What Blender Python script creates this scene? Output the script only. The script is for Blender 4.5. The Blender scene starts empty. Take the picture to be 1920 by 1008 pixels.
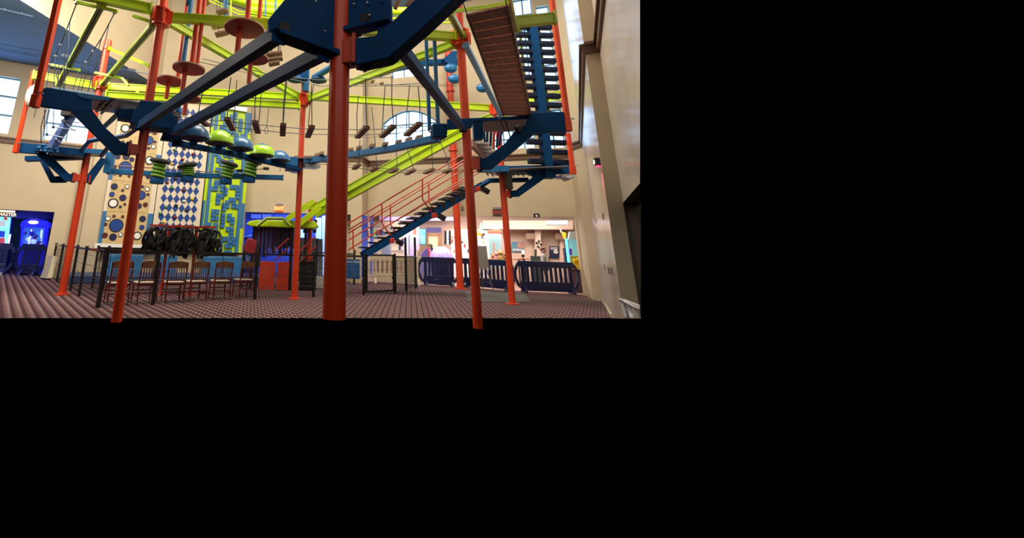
import bpy, bmesh, math, random
from mathutils import Vector, Matrix
random.seed(7)
S = bpy.context.scene
COL = S.collection

# ---------------------------------------------------------------- camera
F, CX, CY, CAMH = 800.0, 600.0, 240.0, 1.6
UPC = Vector((98.0, 2885.0, F)).normalized()          # world up in (right, up, forward) camera axes
_fw = Vector((0, 0, 1)); YC = (_fw - UPC * _fw.dot(UPC)).normalized()
XC = YC.cross(UPC) * -1.0
if XC.x < 0: XC = -XC
cam_d = bpy.data.cameras.new('camera'); cam = bpy.data.objects.new('camera', cam_d); COL.objects.link(cam)
cam_d.sensor_fit = 'HORIZONTAL'; cam_d.sensor_width = 36.0; cam_d.lens = F * 36.0 / 1920.0
cam_d.shift_x = (960.0 - CX) / 1920.0; cam_d.shift_y = (CY - 504.0) / 1920.0
cam_d.clip_start = 0.05; cam_d.clip_end = 200
def c2w(v): return Vector((XC.dot(v), YC.dot(v), UPC.dot(v)))
_r, _u, _f = c2w(Vector((1, 0, 0))), c2w(Vector((0, 1, 0))), c2w(Vector((0, 0, 1)))
cam.matrix_world = Matrix(((_r.x, _u.x, -_f.x, 0), (_r.y, _u.y, -_f.y, 0), (_r.z, _u.z, -_f.z, CAMH), (0, 0, 0, 1)))
S.camera = cam

# ---------------------------------------------------------------- world, lights, exposure
w = bpy.data.worlds.new('world'); S.world = w; w.use_nodes = True
w.node_tree.nodes['Background'].inputs[0].default_value = (0, 0, 0, 1)
w.node_tree.nodes['Background'].inputs[1].default_value = 0.0
S.view_settings.view_transform = 'Standard'; S.view_settings.look = 'None'
S.view_settings.exposure = 0.12; S.view_settings.gamma = 1.0; S.view_settings.use_curve_mapping = False
def area(name, loc, target, sx, sy, power, color):
    d = bpy.data.lights.new(name, 'AREA'); d.shape = 'RECTANGLE'; d.size = sx; d.size_y = sy
    d.energy = power; d.color = color
    o = bpy.data.objects.new(name, d); COL.objects.link(o); o.location = loc
    o.rotation_euler = (Vector(target) - Vector(loc)).to_track_quat('-Z', 'Y').to_euler()
    return o
area('ceiling_light_atrium', (0.5, 12.5, 15.0), (0, 14.5, 0), 12, 8, 4800, (1.0, 0.89, 0.72))
area('ceiling_light_left', (-9.0, 10.0, 8.7), (-9.0, 14.5, 0), 4, 4, 1000, (1.0, 0.88, 0.72))
area('front_fill_light', (0.0, -2.0, 7.5), (0, 9, 1.0), 12, 5, 210, (1.0, 0.92, 0.84))  # fill added behind the camera, no known fixture there

# ---------------------------------------------------------------- pixel rays (photo pixels -> room)
def ray(x, y): return c2w(Vector(((x - CX) / F, -(y - CY) / F, 1.0)))
CAMP = Vector((0, 0, CAMH))
def PY(x, y, Y): d = ray(x, y); return CAMP + d * (Y / d.y)              # on the plane at distance Y
def PZ(x, y, z): d = ray(x, y); return CAMP + d * ((z - CAMH) / d.z)     # on the level at height z
def PL(x, y, p0, ang):                                                   # on the upright plane through p0 at an angle
    a = math.radians(ang); n = Vector((math.cos(a), -math.sin(a), 0)); d = ray(x, y)
    return CAMP + d * (n.dot(Vector((p0[0], p0[1], 0))) / n.dot(Vector((d.x, d.y, 0))))
def adir(ang): a = math.radians(ang); return Vector((math.sin(a), math.cos(a), 0))
ZUP = Vector((0, 0, 1))

# ---------------------------------------------------------------- materials
MATS = {}
def mat(name, col, rough=0.5, metal=0.0, var=0.0, scale=6.0, bump=0.0, emit=None, estr=0.0, spec=0.5, alpha=None, col2=None):
    if name in MATS: return MATS[name]
    m = bpy.data.materials.new(name); m.use_nodes = True; nt = m.node_tree; b = nt.nodes['Principled BSDF']
    b.inputs['Base Color'].default_value = (*col, 1); b.inputs['Roughness'].default_value = rough
    b.inputs['Metallic'].default_value = metal; b.inputs['Specular IOR Level'].default_value = spec
    if var > 0 or bump > 0 or col2:
        tc = nt.nodes.new('ShaderNodeTexCoord'); n = nt.nodes.new('ShaderNodeTexNoise')
        n.inputs['Scale'].default_value = scale; n.inputs['Detail'].default_value = 4
        nt.links.new(tc.outputs['Object'], n.inputs['Vector'])
        r = nt.nodes.new('ShaderNodeValToRGB')
        c2 = col2 if col2 else tuple(min(1, c * (1 + var)) for c in col)
        c1 = tuple(c * (1 - var) for c in col)
        r.color_ramp.elements[0].color = (*c1, 1); r.color_ramp.elements[1].color = (*c2, 1)
        r.color_ramp.elements[0].position = 0.3; r.color_ramp.elements[1].position = 0.7
        nt.links.new(n.outputs['Fac'], r.inputs['Fac']); nt.links.new(r.outputs['Color'], b.inputs['Base Color'])
        if bump > 0:
            bp = nt.nodes.new('ShaderNodeBump'); bp.inputs['Strength'].default_value = bump; bp.inputs['Distance'].default_value = 0.01
            nt.links.new(n.outputs['Fac'], bp.inputs['Height']); nt.links.new(bp.outputs['Normal'], b.inputs['Normal'])
    if emit:
        b.inputs['Emission Color'].default_value = (*emit, 1); b.inputs['Emission Strength'].default_value = estr
    if alpha is not None: b.inputs['Alpha'].default_value = alpha
    MATS[name] = m; return m
ORANGE = mat('orange_red_paint', (0.62, 0.052, 0.012), 0.36, var=0.06, scale=3)
BLUE = mat('blue_steel_paint', (0.004, 0.046, 0.150), 0.5, var=0.12, scale=3, spec=0.08)
BLUE2 = mat('bright_blue_paint', (0.016, 0.12, 0.30), 0.4, var=0.1, scale=3, spec=0.3)
LIME = mat('lime_paint', (0.46, 0.66, 0.008), 0.35, var=0.08, scale=3)
LIMED = mat('lime_track_paint', (0.26, 0.36, 0.04), 0.3, var=0.12, scale=3)
STEEL = mat('galvanised_steel', (0.45, 0.47, 0.5), 0.35, 0.8, var=0.15, scale=9)
DECK = mat('checker_plate', (0.22, 0.21, 0.21), 0.42, 0.7, var=0.15, scale=40, bump=0.3)
BLACK = mat('black_metal', (0.008, 0.008, 0.009), 0.4)
RUBBER = mat('black_rubber', (0.012, 0.012, 0.014), 0.65)
ROPE = mat('blue_rope', (0.012, 0.03, 0.075), 0.7)
CABLE = mat('dark_cable', (0.03, 0.035, 0.045), 0.45, 0.5)
WOOD = mat('weathered_plank', (0.30, 0.185, 0.115), 0.65, var=0.3, scale=14, bump=0.3)
WOODR = mat('reddish_plank', (0.27, 0.13, 0.09), 0.6, var=0.25, scale=14, bump=0.3)
WOODB = mat('red_brown_bridge_plank', (0.62, 0.29, 0.20), 0.6, var=0.25, scale=14, bump=0.3)
PLY = mat('plywood_edge', (0.50, 0.38, 0.24), 0.6, var=0.2, scale=20)
WALLM = mat('cream_wall_paint', (0.52, 0.425, 0.29), 0.6, var=0.04, scale=1.2, bump=0.05)
WALLR = mat('semi_gloss_wall_paint', (0.55, 0.49, 0.43), 0.24, var=0.05, scale=1.2, spec=0.45)
CEIL = mat('blue_grey_ceiling_paint', (0.15, 0.24, 0.40), 0.75, var=0.05, scale=1)
TRIM = mat('brown_stained_trim', (0.115, 0.055, 0.028), 0.4, var=0.2, scale=8)
WHITE = mat('white_paint', (0.75, 0.73, 0.70), 0.45)

# ---------------------------------------------------------------- mesh building
class MB:
    def __init__(s): s.v = []; s.f = []
    def quad(s, *p):
        i = len(s.v); s.v += [Vector(q) for q in p]; s.f.append(tuple(range(i, i + len(p)))); return s
    def hexa(s, c):
        i = len(s.v); s.v += [Vector(q) for q in c]
        for f in ((0, 3, 2, 1), (4, 5, 6, 7), (0, 1, 5, 4), (1, 2, 6, 5), (2, 3, 7, 6), (3, 0, 4, 7)): s.f.append(tuple(i + k for k in f))
        return s
    def box(s, c, ax, ay, az):          # centre and half-axis vectors
        c = Vector(c); ax, ay, az = Vector(ax), Vector(ay), Vector(az)
        return s.hexa([c - ax - ay - az, c + ax - ay - az, c + ax + ay - az, c - ax + ay - az,
                       c - ax - ay + az, c + ax - ay + az, c + ax + ay + az, c - ax + ay + az])
    def abox(s, x0, x1, y0, y1, z0, z1):
        return s.box(((x0 + x1) / 2, (y0 + y1) / 2, (z0 + z1) / 2), ((x1 - x0) / 2, 0, 0), (0, (y1 - y0) / 2, 0), (0, 0, (z1 - z0) / 2))
    def frame(s, p, q, up=ZUP):
        p, q = Vector(p), Vector(q); d = (q - p).normalized()
        if abs(d.dot(up)) > 0.98: up = Vector((0, 1, 0)) if abs(d.y) < 0.9 else Vector((1, 0, 0))
        sd = d.cross(up).normalized(); u2 = sd.cross(d).normalized(); return p, q, d, sd, u2
    def beam(s, p, q, wd, h, up=ZUP):
        p, q, d, sd, u = s.frame(p, q, up)
        return s.box((p + q) / 2, (q - p) / 2, sd * wd / 2, u * h / 2)
    def ibeam(s, p, q, wd, h, t=0.03, up=ZUP):
        p, q, d, sd, u = s.frame(p, q, up); m = (p + q) / 2; hl = (q - p) / 2
        s.box(m + u * (h / 2 - t / 2), hl, sd * wd / 2, u * t / 2); s.box(m - u * (h / 2 - t / 2), hl, sd * wd / 2, u * t / 2)
        return s.box(m, hl, sd * wd * 0.36, u * (h / 2 - t))
    def tube(s, p, q, r, n=8, r2=None, caps=True):
        p, q, d, sd, u = s.frame(p, q); r2 = r if r2 is None else r2; i = len(s.v)
        for k in range(n):
            a = 2 * math.pi * k / n; o = sd * math.cos(a) + u * math.sin(a); s.v += [p + o * r, q + o * r2]
        for k in range(n): a, b = i + 2 * k, i + 2 * ((k + 1) % n); s.f.append((a, b, b + 1, a + 1))
        if caps: s.f.append(tuple(i + 2 * k for k in reversed(range(n)))); s.f.append(tuple(i + 2 * k + 1 for k in range(n)))
        return s
    def path(s, pts, r, n=6):
        for a, b in zip(pts[:-1], pts[1:]): s.tube(a, b, r, n)
        return s
    def lathe(s, c, prof, n=20, ax=ZUP, sx=1.0, sy=1.0):       # prof: (radius, height)
        c = Vector(c); ax = Vector(ax).normalized(); t = Vector((1, 0, 0)) if abs(ax.x) < 0.9 else Vector((0, 1, 0))
        a1 = (t - ax * t.dot(ax)).normalized(); a2 = ax.cross(a1); i = len(s.v)
        for r, h in prof:
            for k in range(n): a = 2 * math.pi * k / n; s.v.append(c + ax * h + (a1 * math.cos(a) * sx + a2 * math.sin(a) * sy) * r)
        for j in range(len(prof) - 1):
            for k in range(n): a = i + j * n + k; b = i + j * n + (k + 1) % n; s.f.append((a, b, b + n, a + n))
        if prof[0][0] > 1e-4: s.f.append(tuple(i + k for k in reversed(range(n))))
        if prof[-1][0] > 1e-4: s.f.append(tuple(i + (len(prof) - 1) * n + k for k in range(n)))
        return s
    def prism(s, pts, ext):            # planar outline swept by a vector
        pts = [Vector(p) for p in pts]; ext = Vector(ext); i = len(s.v); n = len(pts)
        s.v += pts + [p + ext for p in pts]; s.f.append(tuple(range(i, i + n))); s.f.append(tuple(i + n + k for k in reversed(range(n))))
        for k in range(n): a, b = i + k, i + (k + 1) % n; s.f.append((a, a + n, b + n, b))
        return s
    def ball(s, c, r, n=10, m=6, sz=(1, 1, 1)):
        c = Vector(c); prof = [(max(1e-5, r * math.sin(math.pi * j / m)), -r * math.cos(math.pi * j / m)) for j in range(m + 1)]
        i = len(s.v); s.lathe((0, 0, 0), prof, n)
        for k in range(i, len(s.v)): v = s.v[k]; s.v[k] = c + Vector((v.x * sz[0], v.y * sz[1], v.z * sz[2]))
        return s
OFF = {}
def finish(me, smooth):
    bm = bmesh.new(); bm.from_mesh(me); bmesh.ops.recalc_face_normals(bm, faces=bm.faces[:]); bm.to_mesh(me); bm.free()
    if smooth:
        for p in me.polygons: p.use_smooth = True
        try: me.set_sharp_from_angle(angle=math.radians(40))
        except Exception: pass
def build(mb, name, m, parent=None, label=None, cat=None, group=None, kind=None, smooth=False, bevel=0, local=False):
    vs = mb.v
    if parent is not None: off = OFF.get(parent.name, Vector((0, 0, 0)))
    elif local: off = Vector((0, 0, 0))
    else:
        lo = Vector((min(v.x for v in vs), min(v.y for v in vs), min(v.z for v in vs))); hi = Vector((max(v.x for v in vs), max(v.y for v in vs), 0))
        off = Vector(((lo.x + hi.x) / 2, (lo.y + hi.y) / 2, lo.z))
    me = bpy.data.meshes.new(name); me.from_pydata([tuple(v - off) for v in vs], [], mb.f); finish(me, smooth)
    me.materials.append(m); o = bpy.data.objects.new(name, me); COL.objects.link(o)
    if parent is not None: o.parent = parent; OFF[o.name] = off
    else: o.location = off; OFF[o.name] = off
    if bevel:
        b = o.modifiers.new('bevel', 'BEVEL'); b.width = bevel; b.segments = 2; b.limit_method = 'ANGLE'
    tag(o, label, cat, group, kind); return o
def tag(o, label=None, cat=None, group=None, kind=None):
    if label: o['label'] = label
    if cat: o['category'] = cat
    if group: o['group'] = group
    if kind: o['kind'] = kind
    return o
def thing(name, label, cat, loc, group=None):
    o = bpy.data.objects.new(name, None); o.empty_display_size = 0.1; COL.objects.link(o); o.location = loc
    OFF[o.name] = Vector(loc); return tag(o, label, cat, group)
def copy_tree(o, parent=None):
    c = o.copy(); COL.objects.link(c)
    if parent is not None: c.parent = parent
    for ch in list(o.children): copy_tree(ch, c)
    return c
def dup(o, loc, rz=None, label=None, scale=None, group=None):
    c = copy_tree(o); c.location = loc
    if rz is not None: c.rotation_euler = (0, 0, rz)
    if scale is not None: c.scale = scale
    if label: c['label'] = label
    if group: c['group'] = group
    return c
def text(body, name, m, parent, size, M, extrude=0.004, align='CENTER', label=None):
    cu = bpy.data.curves.new(name, 'FONT'); cu.body = body; cu.size = size; cu.extrude = extrude; cu.align_x = align; cu.align_y = 'CENTER'; cu.resolution_u = 2
    t = bpy.data.objects.new(name + '_tmp', cu); COL.objects.link(t); dg = bpy.context.evaluated_depsgraph_get()
    me = bpy.data.meshes.new_from_object(t.evaluated_get(dg)); bpy.data.objects.remove(t); bpy.data.curves.remove(cu)
    off = OFF.get(parent.name, Vector((0, 0, 0))) if parent else Vector((0, 0, 0))
    me.transform(Matrix.Translation(-off) @ M); me.materials.clear(); me.materials.append(m)
    o = bpy.data.objects.new(name, me); COL.objects.link(o); o.parent = parent; OFF[o.name] = off
    if label: o['label'] = label
    return o
def facing(p, right, up=ZUP):       # matrix with local x along right, y along up, z out of the face
    right = Vector(right).normalized(); up = Vector(up).normalized(); out = right.cross(up)
    return Matrix(((right.x, up.x, out.x, p[0]), (right.y, up.y, out.y, p[1]), (right.z, up.z, out.z, p[2]), (0, 0, 0, 1)))
# ================================================================ the room
def wall(name, p0, ang, s0, s1, z0, z1, holes, m, thick=0.35, top=None, arch=()):
    """upright wall from a point along a direction; holes: (sa, sb, za, zb); arch holes get a segmental head of that rise"""
    d = adir(ang); n = Vector((d.y, -d.x, 0))
    if n.y > 0: n = -n                                             # towards the viewer
    back = -n * thick; p0 = Vector((p0[0], p0[1], 0)); mb = MB()
    def pt(s, z): return p0 + d * s + ZUP * z
    def ht(h, s):
        i = holes.index(h)
        if i in arch:
            u = (s - h[0]) / (h[1] - h[0]) * 2 - 1; return h[3] - 0.30 * (h[1] - h[0]) * 0.75 * u * u
        return h[3]
    br = {s0, s1}
    for i, h in enumerate(holes):
        br |= {max(s0, h[0]), min(s1, h[1])}
        if i in arch: br |= {h[0] + (h[1] - h[0]) * k / 12 for k in range(13)}
    br = sorted(br); tz = (lambda s: top(s)) if top else (lambda s: z1)
    for a, b in zip(br[:-1], br[1:]):
        mid = (a + b) / 2; hs = sorted([h for h in holes if h[0] <= mid <= h[1]], key=lambda h: h[2])
        ca, cb = z0, z0
        for h in hs:
            if h[2] > z0 + 1e-4: mb.quad(pt(a, ca), pt(b, cb), pt(b, h[2]), pt(a, h[2])); mb.quad(pt(a, h[2]), pt(b, h[2]), pt(b, h[2]) + back, pt(a, h[2]) + back)
            ca, cb = ht(h, a), ht(h, b); mb.quad(pt(a, ca), pt(b, cb), pt(b, cb) + back, pt(a, ca) + back)
        mb.quad(pt(a, ca), pt(b, cb), pt(b, tz(b)), pt(a, tz(a)))
    for h in holes:
        for sx in (h[0], h[1]):
            if s0 < sx < s1: zt = ht(h, sx); mb.quad(pt(sx, h[2]), pt(sx, zt), pt(sx, zt) + back, pt(sx, h[2]) + back)
    me = build(mb, name, m, kind='structure'); return me
def sof(x, y, p0, ang):
    q = PL(x, y, p0, ang); return (q - Vector((p0[0], p0[1], q.z))).dot(adir(ang))

W1P, W1A = (-11.0, 18.6), 65.0
W2P, W2A = (2.2, 21.3), 277.3
W3P, W3A = (3.0, 22.2), math.degrees(math.atan2(7.9, -3.3))
CZ = 8.95
# carpet floor
def carpet():
    m = bpy.data.materials.new('patterned_carpet'); m.use_nodes = True; nt = m.node_tree; L = nt.links; b = nt.nodes['Principled BSDF']
    def N(t, **k):
        n = nt.nodes.new(t)
        for a, v in k.items(): setattr(n, a, v)
        return n
    def M(op, a, c=None, d=None):
        n = N('ShaderNodeMath', operation=op)
        for i, v in enumerate((a, c, d)):
            if v is None: continue
            if isinstance(v, (int, float)): n.inputs[i].default_value = v
            else: L.new(v, n.inputs[i])
        return n.outputs[0]
    geo = N('ShaderNodeNewGeometry'); mp = N('ShaderNodeMapping'); mp.inputs['Rotation'].default_value[2] = math.radians(12.0)
    L.new(geo.outputs['Position'], mp.inputs['Vector']); sp = N('ShaderNodeSeparateXYZ'); L.new(mp.outputs[0], sp.inputs[0])
    u = M('FRACT', M('MULTIPLY', sp.outputs['X'], 1 / 0.15)); cu = M('FLOOR', M('MULTIPLY', sp.outputs['X'], 1 / 0.15))
    v = M('FRACT', M('ADD', M('MULTIPLY', sp.outputs['Y'], 1 / 0.27), M('MULTIPLY', cu, 0.5)))
    du = M('SUBTRACT', u, 0.5); dv = M('SUBTRACT', v, 0.30)
    r = M('SQRT', M('ADD', M('MULTIPLY', du, du), M('MULTIPLY', M('MULTIPLY', dv, dv), 0.9)))
    up = M('GREATER_THAN', dv, -0.06)
    ring = M('MULTIPLY', M('MULTIPLY', M('GREATER_THAN', r, 0.20), M('LESS_THAN', r, 0.40)), up)
    core = M('LESS_THAN', r, 0.15); line = M('GREATER_THAN', M('ABSOLUTE', du), 0.44)
    def mix(f, a, c):
        n = N('ShaderNodeMix', data_type='RGBA'); L.new(f, n.inputs[0])
        for i, x in ((6, a), (7, c)):
            if isinstance(x, tuple): n.inputs[i].default_value = (*x, 1)
            else: L.new(x, n.inputs[i])
        return n.outputs[2]
    c = mix(ring, (0.050, 0.019, 0.023), (0.31, 0.225, 0.23)); c = mix(core, c, (0.17, 0.03, 0.028)); c = mix(line, c, (0.018, 0.012, 0.016))
    nz = N('ShaderNodeTexNoise'); nz.inputs['Scale'].default_value = 90; L.new(geo.outputs['Position'], nz.inputs['Vector'])
    c = mix(M('MULTIPLY', nz.outputs['Fac'], 0.25), c, (0.05, 0.035, 0.04))
    L.new(c, b.inputs['Base Color']); b.inputs['Roughness'].default_value = 0.95; b.inputs['Specular IOR Level'].default_value = 0.1
    bp = N('ShaderNodeBump'); bp.inputs['Strength'].default_value = 0.3; bp.inputs['Distance'].default_value = 0.01; L.new(nz.outputs['Fac'], bp.inputs['Height']); L.new(bp.outputs[0], b.inputs['Normal'])
    return m
fl = MB(); a0, a1 = PZ(-60, 596.0, 0), PZ(1147.5, 596.0, 0)
fl.quad(a0, a1, (10.7, 16.7, 0), (11.4, 18.7, 0), (13.0, 23.6, 0), (4.0, 27.5, 0), (-9.0, 27.5, 0), (-20.0, 22.0, 0), (-18.5, 14.0, 0))
build(fl, 'floor', carpet(), kind='structure')
# left wall with two windows and the arcade opening
s_op = sof(96, 430, W1P, W1A)
H1 = [(-7.0, s_op, 0.0, 2.64), (-5.2, -2.42, 5.75, 8.25), (-1.2, 0.62, 5.70, 8.1)]
wall('wall_left', W1P, W1A, -7.0, 3.3, 0, CZ, H1, WALLM)
wall('wall_left_tall', W1P, W1A, 3.3, 8.11, 0, 16, [], WALLM)
d1 = adir(W1A); n1 = Vector((d1.y, -d1.x, 0))
def w1(s, z, o=0): return Vector((W1P[0], W1P[1], 0)) + d1 * s + n1 * o + ZUP * z
# bulkhead above the low ceiling, and the ceiling
b0, b1 = PZ(55, 0, CZ), PZ(300, 148, CZ); bd = (b1 - b0).normalized(); bf = w1(3.3, CZ); bn = b0 - bd * 6
mb = MB(); mb.quad(bn, bf, bf + ZUP * 7, bn + ZUP * 7); build(mb, 'wall_bulkhead', WALLM, kind='structure')
mb = MB(); mb.quad(bn, bf, w1(-7, CZ), w1(-7, CZ, 12)); ceil = build(mb, 'ceiling', CEIL, kind='structure')
for k, (x0, y0, x1, y1) in enumerate(((-10, 14, 62, 31), (-10, 84, 290, 141), (-10, 93, 200, 127))):
    mb = MB(); mb.tube(PZ(x0, y0, CZ - 0.06), PZ(x1, y1, CZ - 0.06), 0.022, 6)
    for t in (0.25, 0.7): q = PZ(x0, y0, CZ - 0.06).lerp(PZ(x1, y1, CZ - 0.06), t); mb.tube(q, q + ZUP * 0.06, 0.03, 6)
    build(mb, 'sprinkler_pipe', CEIL, label=('short fire sprinkler pipe ending high on the blue ceiling', 'long fire sprinkler pipe nearer the left wall under blue ceiling', 'second sprinkler pipe running just below the long one on blue ceiling')[k], cat='pipe', smooth=True)
for k, (x, y) in enumerate(((123, 104), (248, 130))):
    mb = MB(); q = PZ(x, y, CZ); mb.lathe(q - ZUP * 0.02, [(0.16, 0), (0.18, 0.018)], 16); o = build(mb, 'ceiling_lamp', WHITE, label=('round recessed ceiling lamp nearer the hanging ropes', 'round recessed ceiling lamp nearer the second orange pole')[k], cat='lamp')
# back wall pieces
H2 = [(0.55, 6.03, 0.0, 3.17)]
wall('wall_back', W2P, W2A, 0.0, 6.05, 0, 16, H2, WALLM, thick=0.6)
mb = MB(); d2 = adir(W2A); w2e = Vector((2.2, 21.3, 0)); w3s = Vector((2.62, 22.36, 0))
mb.quad(w2e + ZUP * 3.17, w3s + ZUP * 3.17, w3s + ZUP * 16, w2e + ZUP * 16); build(mb, 'wall_back_return', WALLM, kind='structure')
mb = MB(); q = PY(664, 400, 22.2); mb.abox(q.x - 0.37, q.x + 0.37, 22.0, 22.6, 0, 3.17); build(mb, 'wall_back_column', WALLM, kind='structure')
d3 = adir(W3A); n3 = Vector((d3.y, -d3.x, 0)); n3 = n3 if n3.y < 0 else -n3
def s3(x, y): return sof(x, y, W3P, W3A)
def w3(s, z, o=0): return Vector((W3P[0], W3P[1], 0)) + d3 * s + n3 * o + ZUP * z
sj = s3(1087, 480)
H3 = [(-0.40, sj, 0.0, 3.20), (s3(718, 240), s3(816, 240), 6.75, 8.72), (s3(735, 130), s3(800, 120), 10.62, 11.9),
      (s3(952, 75), s3(1004, 75), 9.9, 14.2), (s3(925, 250), s3(1002, 250), 6.35, 7.35), (s3(1020, 260), 8.86, 6.3, 8.15), (8.30, 8.86, 9.4, 13.6)]
wall('wall_back_right', W3P, W3A, -0.42, 8.95, 0, 16, H3, WALLM, arch=(1,))
# right wall: stepped, semi gloss
K1, K2, K3 = PZ(1112.5, 562, 0), Vector((10.55, 16.64, 0)), Vector((5.72, 8.47, 0))
dr = (K3 - K2).normalized(); nr = Vector((-dr.y, dr.x, 0)); nr = nr if nr.x < 0 else -nr
K4 = K3 - nr * 0.26; J0 = w3(8.95, 0)
def upq(mb, p, q, z0, z1): mb.quad(p + ZUP * z0, q + ZUP * z0, q + ZUP * z1, p + ZUP * z1)
mb = MB(); upq(mb, J0, K1, 0, 16); upq(mb, K1, K2, 0, 16); build(mb, 'wall_right_return', WALLM, kind='structure')
def lowest(p):                       # modelled down to what the photo shows
    lo, hi = 0.0, 4.0
    for _ in range(40):
        mid = (lo + hi) / 2; q = p + ZUP * mid - CAMP; y = CY - F * _u.dot(q) / max(_f.dot(q), 1e-3)
        if y > 597: lo = mid
        else: hi = mid
    return lo
Kf = a1; z3, z4 = lowest(K3), lowest(K4)
mb = MB(); mb.quad(K2, Kf, K3 + ZUP * z3, K3 + ZUP * 16, K2 + ZUP * 16); build(mb, 'wall_right', WALLR, kind='structure')
mb = MB(); mb.quad(K3 + ZUP * z3, K4 + ZUP * z4, K4 + ZUP * 16, K3 + ZUP * 16); build(mb, 'wall_right_step', WALLM, kind='structure')
# near section of the right wall with the dark doorway
def r4(x, y): a = math.degrees(math.atan2(dr.x, dr.y)); return PL(x, y, (K4.x, K4.y), a)
sO = (r4(1174, 420) - K4).dot(dr); zO = r4(1168, 380).z
mb = MB()
def e4(z): # the wall is modelled as far as the photo shows it
    lo, hi = 0.0, 12.0
    for _ in range(40):
        mid = (lo + hi) / 2; q = K4 + dr * mid + ZUP * z - CAMP; c = Vector((_r.dot(q), _u.dot(q), _f.dot(q)))
        if CX + F * c.x / max(c.z, 1e-3) < 1200: lo = mid
        else: hi = mid
    return lo
zs = [z4, 1.2, zO, 4.2, 6.0, 8.0, 10.0, 12.0]
for za, zb in zip(zs[:-1], zs[1:]):
    if zb <= zO + 1e-6:
        mb.quad(K4 + ZUP * za, K4 + dr * min(sO, e4(za)) + ZUP * za, K4 + dr * min(sO, e4(zb)) + ZUP * zb, K4 + ZUP * zb)
    else: mb.quad(K4 + ZUP * za, K4 + dr * e4(za) + ZUP * za, K4 + dr * e4(zb) + ZUP * zb, K4 + ZUP * zb)
build(mb, 'wall_right_near', WALLR, kind='structure')
q0 = K4 + dr * sO; tq = 0.0; DIM = mat('shaded_doorway_brown', (0.15, 0.115, 0.085), 0.8)  # doorway shade is put into this dark brown for jamb and soffit
def pxx(p): q = p - CAMP; return CX + F * _r.dot(q) / _f.dot(q)
def reach(z):
    u = 0.0
    while u < 0.9 and pxx(q0 - nr * u + ZUP * z) < 1201: u += 0.005
    return u
tq, tb = reach(zO), reach(z4)
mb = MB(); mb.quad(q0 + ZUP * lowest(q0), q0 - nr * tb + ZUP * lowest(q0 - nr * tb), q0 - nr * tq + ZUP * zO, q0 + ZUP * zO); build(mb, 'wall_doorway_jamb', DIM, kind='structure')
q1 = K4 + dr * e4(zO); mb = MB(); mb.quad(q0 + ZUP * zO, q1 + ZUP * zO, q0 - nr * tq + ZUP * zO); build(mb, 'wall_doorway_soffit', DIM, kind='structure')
# stained trim bands
def band(mb, p, q, z, h=0.24, o=0.06, nrm=None):
    d = (q - p).normalized(); n = nrm if nrm else Vector((d.y, -d.x, 0))
    for zz, hh, oo in ((z, h, o), (z + h * 0.42, h * 0.3, o * 1.9)):
        mb.box((p + q) / 2 + n * oo / 2 + ZUP * zz, (q - p) / 2, n * oo / 2, ZUP * hh / 2)
mb = MB(); band(mb, w1(-7, 0), w1(3.3, 0), 5.47, nrm=n1); build(mb, 'trim_1', TRIM, kind='structure')
mb = MB(); n2 = Vector((d2.y, -d2.x, 0)); n2 = n2 if n2.y < 0 else -n2; band(mb, w2e, w2e + d2 * 3.5, 5.93, nrm=n2); build(mb, 'trim_2', TRIM, kind='structure')
mb = MB(); e = (w3s - w2e); band(mb, w2e, w3s, 5.93, nrm=Vector((e.y, -e.x, 0)).normalized()); build(mb, 'trim_3', TRIM, kind='structure')
mb = MB(); band(mb, w3s, w3(8.95, 0), 5.93, nrm=n3); build(mb, 'trim_4', TRIM, kind='structure')
mb = MB(); band(mb, J0, K1, 5.93, nrm=Vector((-1, -.4, 0)).normalized()); band(mb, K1, K2, 5.93, nrm=Vector((-.9, -.4, 0)).normalized()); build(mb, 'trim_5', TRIM, kind='structure')
mb = MB(); band(mb, K2, K3, 5.93, nrm=nr, o=0.05); build(mb, 'trim_6', TRIM, kind='structure')
mb = MB(); band(mb, K3, K4, 5.93, nrm=(K3 * -1).normalized(), o=0.05); band(mb, K4, K4 + dr * (e4(5.9) - 0.1), 5.93, nrm=nr, o=0.05); build(mb, 'trim_7', TRIM, kind='structure')
mb = MB(); mb.beam(K2 + nr * .012 + ZUP * .05, Kf + nr * .012 + ZUP * .05, .024, .1); build(mb, 'baseboard_right', mat('cream_base', (.5, .42, .3), .4), kind='structure')
# pilaster on the left wall
mb = MB(); pa, pb = w1(0.98, 0), w1(1.82, 0)
mb.box((pa + pb) / 2 + n1 * 0.18 + ZUP * 6.5, (pb - pa) / 2, n1 * 0.18, ZUP * 6.5); mb.box((pa + pb) / 2 + d1 * -.28 + n1 * 0.09 + ZUP * 6.5, (pb - pa) * .7, n1 * 0.09, ZUP * 6.5)
build(mb, 'wall_left_pilaster', WALLM, kind='structure', bevel=0.015)
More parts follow.
